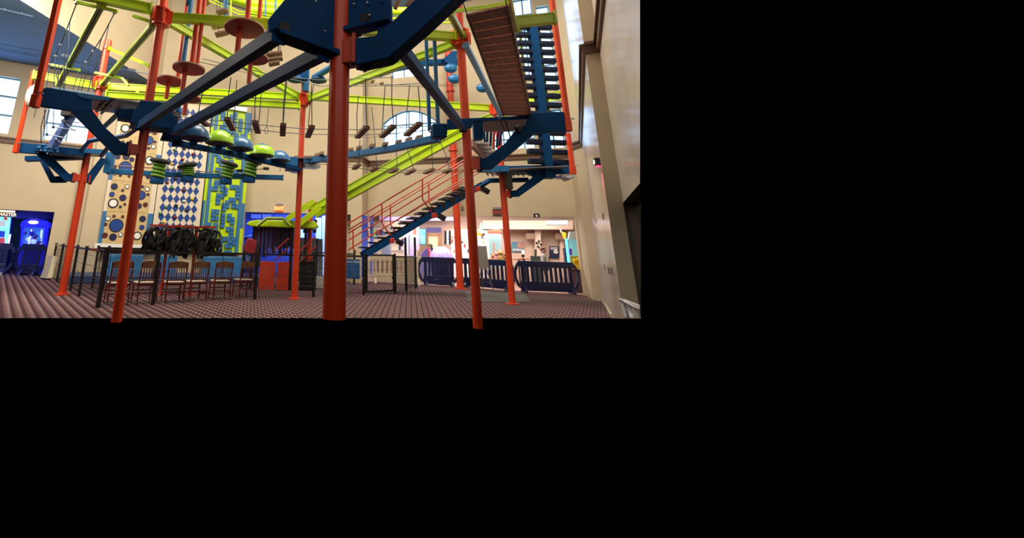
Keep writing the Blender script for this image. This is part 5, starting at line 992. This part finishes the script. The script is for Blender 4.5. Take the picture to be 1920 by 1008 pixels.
# light blue display with plinth and plush toys
t = sthing('candy_display', 'pale blue candy display arch with a coral header', 'display', 930, 520, -2.5)
spoly('back_panel', mat('pale_aqua', (.28, .50, .55), .5), t, [(917, 500), (946, 500), (940, 436), (915, 436)], -3.6, .1); spoly('upper_panel', mat('pale_aqua2', (.36, .55, .56), .5), t, [(897, 437), (940, 438), (938, 419), (900, 416)], -4, .1); sbox('header', mat('coral', (.62, .12, .07), .5), t, 914, 942, 431, 437, -2.6, .4, .03); spoly('side_pillar', WHITE, t, [(912, 500), (918, 500), (916, 436), (911, 436)], -3, .2); spoly('striped_edge', mat('pink_stripe', (.62, .30, .28), .5), t, [(942, 492), (948, 492), (942, 436), (939, 436)], -2.7, .1)
sbox('mounted_figure_plaque', mat('plaque_cream', (.6, .42, .33), .5), t, 924, 937, 420, 431, -2.6, .06, .03)
for k, (x, y, r, c) in enumerate(((924, 487, .16, 0), (931, 485, .2, 1), (938, 484, .22, 2), (943, 488, .15, 0), (929, 480, .12, 2), (937, 478, .14, 1), (946, 482, .12, 2))):
    mb = MB(); c_ = sw(x, y, -2.2); mb.ball(c_, r, 10, 6, (1, .8, 1.1)); mb.ball(c_ + Vector((0, -.05, r * 1.15)), r * .62, 8, 5); mb.ball(c_ + Vector((r * .45, 0, r * 1.7)), r * .22, 6, 4); mb.ball(c_ + Vector((-r * .45, 0, r * 1.7)), r * .22, 6, 4)
    build(mb, 'plush_toy', (mat('plush_tan', (.45, .24, .10), .9), mat('plush_pink', (.65, .3, .28), .9), mat('plush_gold', (.5, .32, .12), .9))[c], label='plush toy on the candy display, %s in the heap' % ORD[k], cat='toy', group='plush toys on display', smooth=True)
spoly('wooden_post', mat('pink_wood', (.5, .24, .16), .5), t, [(924, 490), (928, 490), (927, 454), (924.5, 454)], -2.4, .1)
# merchandise wall behind the two orange poles
LITW = mat('lit_white_panel', (.9, .85, .8), .5, emit=(1, .93, .82), estr=.9)
t = sthing('merchandise_wall', 'brightly lit white shelving full of merchandise behind right poles', 'shelving', 880, 520, -4.2); sbox('back_panel', LITW, t, 846, 915, 430, 480, -4.6, .1); sbox('counter', WHITE, t, 846, 918, 480, 520, -3.9, .5)
for k in range(4): sbox('shelf', WHITE, t, 846, 915, 446 + k * 9, 447.5 + k * 9, -4.5, .3)
spoly('sun_graphic', mat('orange_yellow', (.8, .42, .05), .5, emit=(1, .6, .1), estr=.4), t, [(893, 441), (904, 443), (912, 432), (898, 431), (893, 434)], -4.4, .03); spoly('purple_ray', mat('plum', (.3, .08, .22), .5), t, [(904, 442), (908, 442), (911, 432), (908, 432)], -4.37, .02)
MCN = {'merch_0': 'small red', 'merch_1': 'small black', 'merch_2': 'small tan', 'merch_3': 'small teal', 'merch_4': 'small yellow', 'merch_5': 'small grey'}; rg = random.Random(11); MC = [mat('merch_%d' % k, c, .6) for k, c in enumerate(((.55, .06, .05), (.08, .08, .10), (.5, .28, .18), (.15, .35, .45), (.6, .45, .1), (.55, .5, .48)))]
for k in range(34):
    x = 846 + rg.random() * 66; rw = rg.randint(0, 3); y = 446 + rw * 9; h = rg.uniform(3, 7); o = sbox('merchandise', MC[rg.randint(0, 5)], None, x, x + rg.uniform(2, 4), y - h, y, -4.25, .12); tag(o, 'small packaged item on the lit white shelf, number row %s place %d' % (ORD[rw], k), 'merchandise', 'merchandise on the lit shelves'); o['label'] = '%s packaged item on the %s lit white shelf' % (MCN[o.data.materials[0].name], ('top', 'second', 'third', 'lowest')[rw])
# speaker like light box, doorway, menu screen, header
t = sthing('light_box', 'tall black box with five round white lamps in the shop', 'lamp', 839, 458, -2.2); sbox('body', BLACK, t, 833, 845, 432, 458, -2.2, .25, .02)
for k in range(5): mb = MB(); mb.lathe(sw(839.3, 434.6 + k * 5.2, -2.19), [(.055, 0), (.05, .02)], 12, n3); build(mb, 'lamp', LAMPE, t)
t = sthing('menu_screen', 'bright blue upright screen on the shop wall', 'screen', 792, 458, -3.5); sbox('case', BLACK, t, 786, 799, 428, 458.5, -3.5, .1); sbox('display', mat('blue_screen', (.1, .4, .8), .3, emit=(.12, .42, .9), estr=.9), t, 787.2, 798, 429, 457.5, -3.48, .02); sbox('display_patch', mat('screen_dark', (.05, .2, .5), .3, emit=(.04, .18, .5), estr=.6), t, 794, 797, 436, 439, -3.465, .01)
for k in range(6): sbox('display_line', mat('screen_pale', (.3, .6, .9), .3, emit=(.4, .7, 1), estr=.8), t, 788, 796 - (k % 3), 441 + k * 2.6, 441.9 + k * 2.6, -3.465, .01)
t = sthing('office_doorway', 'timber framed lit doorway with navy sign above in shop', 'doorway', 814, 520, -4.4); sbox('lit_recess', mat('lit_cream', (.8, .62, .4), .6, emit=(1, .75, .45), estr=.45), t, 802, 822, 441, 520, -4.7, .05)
for (x0, x1, y0, y1) in ((800, 802.5, 438, 520), (821, 827, 438, 520), (800, 827, 436, 441)): sbox('timber', mat('oak_trim', (.36, .20, .09), .5), t, x0, x1, y0, y1, -4.5, .2)
sbox('sign_panel', mat('violet_navy', (.07, .06, .22), .5), t, 800, 827, 426, 436, -4.5, .1)
# vending dome and booth
t = sthing('dome_machine', 'glowing white and violet domed arcade machine behind barrier', 'arcade machine', 828, 530, -1.3); c = sw(828.5, 487, -1.3); VIO = mat('violet_shell', (.28, .2, .65), .35, emit=(.4, .3, 1), estr=.7); GLW = mat('white_glow', (.9, .9, 1), .4, emit=(.9, .9, 1), estr=4.5)
mb = MB(); R_ = abs((sw(851, 487, -1.3) - c).length); mb.lathe(c, [(R_, 0), (R_ * .98, R_ * .3), (R_ * .86, R_ * .65), (R_ * .6, R_ * .95), (R_ * .3, R_ * 1.1), (.001, R_ * 1.14)], 24); build(mb, 'hood', VIO, t, smooth=True)
mb = MB(); mb.lathe(c + n3 * R_ * .55 + ZUP * R_ * .62, [(.001, R_ * .42), (R_ * .45, R_ * .33), (R_ * .62, R_ * .12), (R_ * .5, 0)], 20); build(mb, 'glow_cap', GLW, t, smooth=True); mb = MB(); mb.lathe(c + n3 * R_ * .86 + ZUP * R_ * .38, [(R_ * .55, 0), (R_ * .5, .03)], 24, n3); build(mb, 'window', mat('pink_lit_glass', (.5, .4, .7), .2, emit=(.75, .6, 1), estr=.55), t)
mb = MB(); mb.lathe((c.x, c.y, 0), [(R_ * .9, 0), (R_, c.z)], 24); build(mb, 'base', NAVY, t)
t = sthing('ride_booth', 'violet ride booth with a red edge beside the domed machine', 'booth', 796, 530, -1.6); spoly('side', mat('muted_violet', (.16, .14, .36), .5), t, [(785, 520), (806, 520), (806, 468), (799, 464), (787, 479)], -1.7, .5, bevel=.03); spoly('red_edge', mat('red_edge', (.7, .07, .08), .5), t, [(804, 482), (807, 480), (804, 464), (801, 464)], -1.62, .1)
# left part of the shop: shelves under the stairs
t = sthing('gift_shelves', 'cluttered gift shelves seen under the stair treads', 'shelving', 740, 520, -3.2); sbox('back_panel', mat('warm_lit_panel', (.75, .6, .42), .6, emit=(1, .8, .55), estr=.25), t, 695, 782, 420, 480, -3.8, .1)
for k in range(3): sbox('shelf', WHITE, t, 697, 780, 440 + k * 14, 441.5 + k * 14, -3.7, .35)
for k in range(30):
    x = 698 + rg.random() * 78; rw = rg.randint(0, 2); y = 440 + rw * 14; h = rg.uniform(4, 10); o = sbox('gift_item', MC[rg.randint(0, 5)] if k % 4 else MATS['lanyard_blue'], None, x, x + rg.uniform(2, 6), y - h, y, -3.4, .15); tag(o, '%s gift item on the %s shelf under the stairs' % (MCN.get(o.data.materials[0].name, 'navy blue'), ('top', 'middle', 'lowest')[rw]), 'merchandise', 'gift items under the stairs')
for k, (x0, x1, y0, y1, c) in enumerate(((757, 766, 436, 478, (.6, .62, .7)), (768, 776, 428, 480, (.55, .45, .7)), (773, 781, 424, 440, (.7, .22, .1)), (716, 732, 455, 482, (.25, .30, .32)), (776, 785, 418, 470, (.55, .42, .48)))): o = sbox('display_stand', mat('stand_%d' % k, c, .5), None, x0, x1, y0, y1, -2.6, .3, .02); tag(o, ('white display stand left of the tall fence posts', 'lilac display stand between the tall fence posts', 'orange header board beside the blue screen', 'grey rounded display box behind the gate', 'mauve display column beside the blue screen')[k], 'display')
t = sthing('shop_kiosk', 'white capped kiosk under the shop lights by the column', 'kiosk', 706, 520, -2.8); sbox('body', mat('kiosk_pink', (.5, .35, .4), .5), t, 697, 704, 460, 520, -2.6, .4); sbox('green_plant', mat('kiosk_green', (.2, .3, .1), .7), t, 697, 702, 428, 446, -2.6, .3, .05); sbox('canopy', mat('tan_canopy', (.35, .24, .18), .6), t, 700, 748, 415, 425, -2.9, .5)
# purple lit ceiling band in the shop
o = sbox('purple_band', mat('lilac_band', (.5, .42, .75), .5, emit=(.6, .5, 1), estr=.35), None, 712, 850, 404, 413, -3.6, .3); tag(o, 'lilac lit band along the shop ceiling', 'light')
o = sbox('blue_soffit', mat('grey_blue_soffit', (.28, .32, .45), .5), None, 1026, 1064, 413, 421, -2.4, .5); tag(o, 'grey blue soffit panel near the right opening corner', 'panel')
# ================================================================ people
SKIN = mat('skin_tone', (.50, .27, .18), .55)
def figure(name, joints, edges, m, parent, sub=2):
    me = bpy.data.meshes.new(name); off = OFF[parent.name]; me.from_pydata([tuple(Vector(j[0]) - off) for j in joints], edges, []); o = bpy.data.objects.new(name, me); COL.objects.link(o); o.parent = parent; OFF[o.name] = off
    md = o.modifiers.new('skin', 'SKIN'); md.use_smooth_shade = True
    for i, j in enumerate(joints): me.skin_vertices[0].data[i].radius = (j[1], j[2] if len(j) > 2 else j[1])
    me.skin_vertices[0].data[0].use_root = True
    sb_ = o.modifiers.new('sub', 'SUBSURF'); sb_.levels = sub; sb_.render_levels = sub; me.materials.append(m); return o
# the staff person: grey shirt, facing right, hands in front
pb_ = sw(1022.5, 497, -1.6); px_, py_ = pb_.x, pb_.y; top = sw(1018, 463, -1.6).z; k_ = top / 1.70
t = thing('person', 'standing person in a grey shirt and dark trousers looking right', 'person', (px_, py_, 0))
fx = Vector((d3.x, d3.y, 0)); sx_ = n3
def pp(f, s, z): return Vector((px_, py_, 0)) + fx * f * k_ + sx_ * s * k_ + ZUP * z * k_
figure('trousers', [(pp(-.03, 0, .93), .15, .13), (pp(-.03, .09, .86), .10), (pp(0, .10, .48), .068), (pp(-.03, .10, .09), .05), (pp(.10, .10, .04), .04), (pp(-.03, -.09, .86), .10), (pp(.02, -.10, .48), .068), (pp(0, -.10, .09), .05), (pp(.13, -.10, .04), .04)], [(0, 1), (1, 2), (2, 3), (3, 4), (0, 5), (5, 6), (6, 7), (7, 8)], mat('dark_trousers', (.012, .013, .02), .7), t)
figure('shirt', [(pp(-.02, 0, .95), .17, .15), (pp(-.03, 0, 1.15), .16, .15), (pp(-.05, 0, 1.34), .15, .13), (pp(-.02, 0, 1.45), .075), (pp(-.06, .19, 1.37), .075), (pp(-.06, .24, 1.12), .055), (pp(.10, .18, 1.02), .045), (pp(-.04, -.19, 1.37), .075), (pp(-.03, -.24, 1.12), .055), (pp(.14, -.18, 1.02), .045)], [(0, 1), (1, 2), (2, 3), (2, 4), (4, 5), (5, 6), (2, 7), (7, 8), (8, 9)], mat('grey_marl_shirt', (.30, .29, .30), .8, var=.1, scale=30), t)
hd = figure('head', [(pp(-.02, 0, 1.44), .055), (pp(0, 0, 1.52), .06), (pp(.02, 0, 1.58), .085, .075), (pp(.02, 0, 1.65), .082, .075), (pp(.115, 0, 1.575), .018)], [(0, 1), (1, 2), (2, 3), (2, 4)], SKIN, t)
mb = MB(); mb.ball(pp(-.012, 0, 1.655), .088 * k_, 12, 8, (1, .95, .75)); mb.ball(pp(-.11, 0, 1.60), .05 * k_, 8, 6); build(mb, 'hair', mat('auburn_hair', (.22, .09, .06), .7), t, smooth=True)
for s in (-1, 1): mb = MB(); mb.ball(pp(.095, s * .03, 1.60), .011 * k_, 6, 4); build(mb, 'eye', RUBBER, hd)
for sd_, y0 in ((1, .18), (-1, -.18)):
    base = pp(.12, y0, 1.01); hand = figure('hand', [(base, .028), (pp(.18, y0 * .7, .97), .03)] + [(pp(.21 + .005 * j, y0 * .7 + (j - 1.5) * .02, .955), .011) for j in range(4)] + [(pp(.24 + .004 * j, y0 * .6 + (j - 1.5) * .02, .93), .009) for j in range(4)] + [(pp(.17, y0 * .7 - sd_ * .04, .99), .011), (pp(.20, y0 * .7 - sd_ * .05, .985), .009)], [(0, 1), (1, 2), (1, 3), (1, 4), (1, 5), (2, 6), (3, 7), (4, 8), (5, 9), (1, 10), (10, 11)], SKIN, t, 1)
mb = MB(); mb.prism([pp(.15, .02, 1.33), pp(.16, .02, .98), pp(.16, -.10, .98), pp(.15, -.06, 1.33)], fx * .03); build(mb, 'dark_vest_panel', mat('dark_vest', (.012, .012, .016), .7), t, bevel=.01)
# the small person whose dark haired head shows above the booth
pb_ = sw(808, 520, -2.8); px_, py_ = pb_.x, pb_.y; top = sw(808, 458, -2.8).z; k_ = top / 1.70
t = thing('person', 'dark haired person half hidden behind the violet booth', 'person', (px_, py_, 0)); fx = n3; sx_ = d3
figure('body', [(pp(0, 0, .95), .15, .12), (pp(0, 0, 1.2), .15, .11), (pp(0, 0, 1.36), .14, .1), (pp(0, 0, 1.46), .055), (pp(0, .19, 1.34), .06), (pp(.03, .22, 1.1), .05), (pp(.12, .18, .95), .04), (pp(0, -.19, 1.34), .06), (pp(.03, -.22, 1.1), .05), (pp(.12, -.18, .95), .04), (pp(0, .1, .5), .07), (pp(0, .1, .08), .05), (pp(0, -.1, .5), .07), (pp(0, -.1, .08), .05)], [(0, 1), (1, 2), (2, 3), (2, 4), (4, 5), (5, 6), (2, 7), (7, 8), (8, 9), (0, 10), (10, 11), (0, 12), (12, 13)], mat('dark_top', (.05, .03, .04), .8), t)
hd = figure('head', [(pp(0, 0, 1.46), .05), (pp(.02, 0, 1.54), .07), (pp(.02, 0, 1.64), .078), (pp(.115, 0, 1.56), .016)], [(0, 1), (1, 2), (1, 3)], SKIN, t); mb = MB(); mb.ball(pp(-.02, .02, 1.62), .115 * k_, 12, 8); mb.ball(pp(-.04, .06, 1.5), .09 * k_, 10, 6); build(mb, 'hair', mat('dark_hair', (.02, .012, .01), .6), t, smooth=True)
for s in (-1, 1): mb = MB(); mb.ball(pp(.095, s * .03, 1.59), .011 * k_, 6, 4); build(mb, 'eye', RUBBER, hd)
# ================================================================ arcade behind the middle opening (blue light)
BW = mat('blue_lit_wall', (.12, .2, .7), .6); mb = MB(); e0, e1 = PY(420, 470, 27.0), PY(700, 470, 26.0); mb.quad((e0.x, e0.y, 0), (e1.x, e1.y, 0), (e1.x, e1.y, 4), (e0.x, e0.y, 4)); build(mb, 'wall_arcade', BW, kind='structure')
mb = MB(); mb.quad((-5, 22.4, 3.4), (2.4, 21.8, 3.4), (2.6, 27.5, 3.4), (-6.5, 27.5, 3.4)); build(mb, 'ceiling_arcade', mat('arcade_ceiling', (.25, .28, .5), .7), kind='structure')
area('arcade_blue_lamps', (-1.6, 24.0, 3.3), (-1.6, 26.4, .8), 5, 1.5, 300, (.18, .30, 1.0))
PB = mat('pale_blue_glow', (.4, .55, .9), .4, emit=(.45, .65, 1), estr=.75)
for k, (x0, x1, y0, y1) in enumerate(((556, 571, 412, 516), (592, 603, 408, 516), (604, 655, 404, 516))): mb = MB(); mb.prism([PY(x, y, 24.5) for x, y in ((x0, y1), (x1, y1), (x1, y0), (x0, y0))], (0, .2, 0)); build(mb, 'lit_panel', PB, label='pale blue lit panel behind the launch station, %s from left' % ORD[k], cat='panel', group='lit panels in the arcade')
t = thing('arcade_cabinet', 'black arcade cabinet with two dark screens behind launch station', 'arcade machine', PY(582, 520, 23.5))
for (x0, x1) in ((570, 579), (588, 595)): mb = MB(); mb.prism([PY(x, y, 23.5) for x, y in ((x0 - 2, 436), (x1 - 2, 436), (x1, 412), (x0, 412))], (0, .3, 0)); build(mb, 'screen', BLACK, t)
mb = MB(); mb.prism([PY(x, y, 23.6) for x, y in ((562, 520), (605, 520), (605, 448), (562, 445))], (0, .6, 0)); build(mb, 'body', mat('arcade_grey', (.12, .13, .15), .5), t)
t = thing('arcade_bench', 'blue seating machine far behind the red vest', 'arcade machine', PY(456, 500, 25)); mb = MB(); mb.prism([PY(x, y, 25) for x, y in ((440, 517), (478, 517), (474, 448), (458, 444), (445, 452))], (0, .8, 0)); build(mb, 'body', mat('navy_body', (.03, .05, .16), .5), t, bevel=.03); mb = MB(); mb.tube(PY(442, 448, 24.9), PY(472, 441, 24.9), .05, 8); build(mb, 'arm', STEEL, t)
for k, (x0, x1) in enumerate(((470, 489), (491, 508))): mb = MB(); mb.prism([PY(x, y, 26) for x, y in ((x0, 409), (x1, 409.5), (x1 + 1, 402), (x0 + 1, 401))], (0, .6, 0)); build(mb, 'ceiling_duct', mat('duct_blue', (.3, .36, .7), .5), label='pale blue ceiling duct above the arcade, %s one' % ('left', 'right')[k], cat='duct')
# ================================================================ arcade behind the left opening
nL = -n1
def aw(x, y, o):
    o += 1.2
    return PL(x, y, (W1P[0] - n1.x * o, W1P[1] - n1.y * o), W1A)
def apoly(name, m, parent, px, o, th=.1, bevel=0): mb = MB(); mb.prism([aw(x, y, o) for x, y in px], -n1 * th); return build(mb, name, m, parent, bevel=bevel)
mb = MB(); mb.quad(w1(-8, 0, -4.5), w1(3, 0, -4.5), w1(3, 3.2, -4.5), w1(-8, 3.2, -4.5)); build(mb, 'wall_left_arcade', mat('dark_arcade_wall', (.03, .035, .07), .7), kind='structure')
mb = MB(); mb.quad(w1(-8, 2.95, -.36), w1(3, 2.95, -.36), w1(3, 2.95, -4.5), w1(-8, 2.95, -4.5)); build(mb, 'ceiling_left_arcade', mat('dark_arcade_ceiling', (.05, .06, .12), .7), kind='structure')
area('left_arcade_blue_lamp', w1(-1.6, 2.5, -.9), w1(-1.4, .6, -1.6), 1.5, .6, 40, (.1, .12, 1.0))
NEON = mat('neon_blue_shell', (.02, .02, .6), .35, emit=(.02, .02, 1), estr=.55); DNV = mat('deep_navy_header', (.012, .02, .14), .5)
o = apoly('header_panel', DNV, None, [(28, 409), (100, 411), (100, 398), (28, 395)], 1.0, .2); tag(o, 'dark navy header panel above the blue prize machine', 'panel')
t = thing('prize_machine', 'neon blue prize machine with a white oval lamp', 'arcade machine', aw(65, 525, 1.6))
apoly('hood', NEON, t, [(37, 425), (92, 427), (93, 417), (84, 412), (62, 409.5), (44, 412), (38, 418)], 1.5, .9, .03); mb = MB(); c = aw(62.5, 416.5, 1.46); mb.lathe(c, [(.2, 0), (.2, .02)], 20, n1, 1.0, 1.0)
for i_ in range(len(mb.v)): v = mb.v[i_]; mb.v[i_] = Vector((v.x, v.y, c.z + (v.z - c.z) * .36))
build(mb, 'oval_lamp', GLW, t)
for (x0, x1) in ((40, 43.5), (84, 90)): apoly('side_pillar', NEON, t, [(x0 - 4, 466), (x1 - 5, 466), (x1, 426), (x0, 425)], 1.5, .5)
apoly('glass', mat('blue_prize_glass', (.05, .12, .4), .2, emit=(.06, .2, .7), estr=.5), t, [(36, 464), (80, 464), (84, 427), (42, 426)], 1.9, .05); apoly('white_post', GLW, t, [(52.5, 464), (53.5, 464), (59.5, 430), (58.5, 430)], 1.8, .04); apoly('white_edge', mat('soft_white_glow', (.8, .9, .9), .4, emit=(.7, .85, .8), estr=.9), t, [(74, 462), (76.5, 462), (80, 430.5), (76.5, 430.5)], 1.8, .04)
rg2 = random.Random(4)
for k in range(16): x, y = 45 + rg2.random() * 30, 436 + rg2.random() * 22; mb = MB(); mb.ball(aw(x, y, 1.85), .07 + rg2.random() * .06, 8, 5); build(mb, 'prize', [mat('prize_cyan', (.1, .5, .7), .5, emit=(.1, .5, .8), estr=.3), mat('prize_pink', (.6, .15, .2), .5), mat('prize_violet', (.25, .15, .6), .5), PB][k % 4], t, smooth=True)
apoly('body', mat('blue_cab_body', (.015, .02, .30), .4, emit=(.01, .01, .6), estr=.2), t, [(30, 520), (82, 522), (84, 464), (33, 464)], 1.6, .8)
t = thing('prize_machine', 'cyan lit prize machine with yellow marquee at the left edge', 'arcade machine', aw(5, 525, 1.2)); apoly('screen', mat('cyan_screen', (.2, .8, .8), .4, emit=(.25, .95, .9), estr=1.1), t, [(-20, 464), (14, 464), (21, 406), (-20, 404)], 1.3, .1); apoly('side_frame', DNV, t, [(14, 464), (17, 464), (24, 406), (21, 406)], 1.25, .4); apoly('white_tube', mat('pinkish_tube', (.9, .8, .85), .4, emit=(1, .85, .95), estr=1.8), t, [(12, 463), (16, 463), (20.5, 439), (17.5, 439)], 1.15, .05)
for (px, c) in (([(6, 412), (14, 413), (13, 407), (8, 406.5)], (.7, .1, .05)), ([(-5, 463), (8, 463), (9, 446), (-5, 445)], (.75, .08, .1)), ([(-5, 444), (8, 445), (9.5, 433), (-5, 432)], (.03, .08, .5)), ([(-5, 424), (10, 424), (11, 414), (-5, 413)], (.75, .75, .5))): apoly('artwork', mat('art_%.2f_%.2f' % c[:2], c, .5, emit=c, estr=.6), t, px, 1.22, .03)
MQ = mat('marquee_glow', (.95, .85, .4), .4, emit=(1, .86, .45), estr=1.5); apoly('marquee_back', mat('marquee_dark', (.10, .06, .05), .5), t, [(-8, 405.5), (29, 407.5), (29.5, 395), (-8, 392.5)], .9, .08)
text('MASTER', 'marquee_word', MQ, t, .19, facing(aw(14, 402.3, .86), d1), .01); apoly('marquee_strip', MQ, t, [(0, 397), (28, 398.2), (28, 394.8), (0, 393.4)], .86, .03); apoly('body', mat('cab_navy', (.02, .03, .12), .4), t, [(-20, 522), (10, 522), (14, 465), (-20, 465)], 1.2, .6)
# ================================================================ signs and wall fittings
EXR = mat('exit_red_glow', (.8, .05, .02), .4, emit=(1, .10, .03), estr=1.6); EXY = mat('exit_letters', (1, .6, .1), .4, emit=(1, .55, .12), estr=3.0)
def wallsign(pt, d, n, name, label, w_, h_, lit):
    t = thing(name, label, 'sign', pt); mb = MB(); mb.box(pt + n * .05, d * w_ / 2, n * .04, ZUP * h_ / 2); build(mb, 'panel', EXR if lit else mat('dark_exit_panel', (.10, .06, .05), .4), t, bevel=.01)
    mb = MB(); mb.box(pt + n * .06 + ZUP * (h_ / 2 + .05), d * w_ * .42, n * .07, ZUP * .05); build(mb, 'canopy', mat('sign_grey', (.2, .2, .22), .5), t); text('EXIT', 'lettering', EXY if lit else mat('dim_red_letters', (.45, .04, .02), .5, emit=(.5, .04, .02), estr=.3), t, h_ * .85, facing(pt + n * .10, d), .005); return t
w2f = Vector((W2P[0], W2P[1], 0)); q = PL(524, 391, W2P, W2A); wallsign(q, -d2, n2, 'exit_sign', 'glowing red exit sign over the blue arcade opening', .42, .26, True)
q = sw(932.5, 398, 0); wallsign(q, d3, n3, 'exit_sign', 'unlit exit sign half behind the slim right pole', .42, .26, False)
t = thing('camera_sign', 'small black square sign above the shop opening', 'sign', sw(1006, 407, 0)); mb = MB(); mb.box(sw(1006, 404, 0) + n3 * .02, d3 * .12, n3 * .02, ZUP * .09); build(mb, 'plate', BLACK, t); mb = MB(); mb.box(sw(1006, 404.5, 0) + n3 * .045, d3 * .045, n3 * .005, ZUP * .045); build(mb, 'symbol', WHITE, t)
# alarm strobe with red light on the right wall
ang4 = math.degrees(math.atan2(dr.x, dr.y)); q = K3 - dr * .25; q = q + ZUP * (CAMH + (PL(1127, 303, (K2.x, K2.y), ang4).z - CAMH) * q.length / PL(1127, 303, (K2.x, K2.y), ang4).to_2d().length); t = thing('wall_strobe', 'black alarm lamp throwing red light on the right wall', 'lamp', q)
mb = MB(); mb.box(q + nr * .05, dr * .07, nr * .05, ZUP * .08); build(mb, 'housing', BLACK, t, bevel=.01); mb = MB(); mb.box(q + nr * .105, dr * .03, nr * .01, ZUP * .03); build(mb, 'lens', LAMPE, t)
mb = MB(); mb.lathe(q + nr * .05 - ZUP * .10, [(.035, 0), (.035, .02)], 12); build(mb, 'red_bulb', mat('red_bulb', (.8, .02, .05), .4, emit=(1, .02, .08), estr=6), t)
for k, s in enumerate((-.06, .07)):
    ld = bpy.data.lights.new('strobe_spot', 'SPOT'); ld.energy = 40; ld.color = (1, .02, .08); ld.spot_size = math.radians(34); ld.spot_blend = .5; ld.shadow_soft_size = .02
    lo = bpy.data.objects.new('strobe_spot', ld); COL.objects.link(lo); lo.location = q + nr * .10 + dr * s - ZUP * .11; lo.rotation_euler = (Vector((0, 0, -1)) - nr * .42).to_track_quat('-Z', 'Y').to_euler()
for k, (x, y) in enumerate(((1118, 414), (1131, 405), (1134, 500), (1142, 507), (1147, 508))): q = PL(x, y, (K2.x, K2.y), ang4); mb = MB(); mb.box(q + nr * .008, dr * .05, nr * .008, ZUP * .07); build(mb, 'wall_outlet', mat('grey_outlet', (.2, .18, .16), .5), label=('upper left small wall plate on the right wall', 'upper right small wall plate on the right wall', 'low wall plate farthest from the white barrier', 'low wall plate in the middle of three', 'low wall plate nearest the white barrier')[k], cat='outlet', group='wall plates')
mb = MB(); q = sw(867, 390, 0); mb.box(q + n3 * .02, d3 * .06, n3 * .02, ZUP * .08); build(mb, 'wall_outlet', mat('grey_outlet', (.2, .18, .16), .5), label='small grey wall plate above the shop between two poles', cat='outlet', group='wall plates')
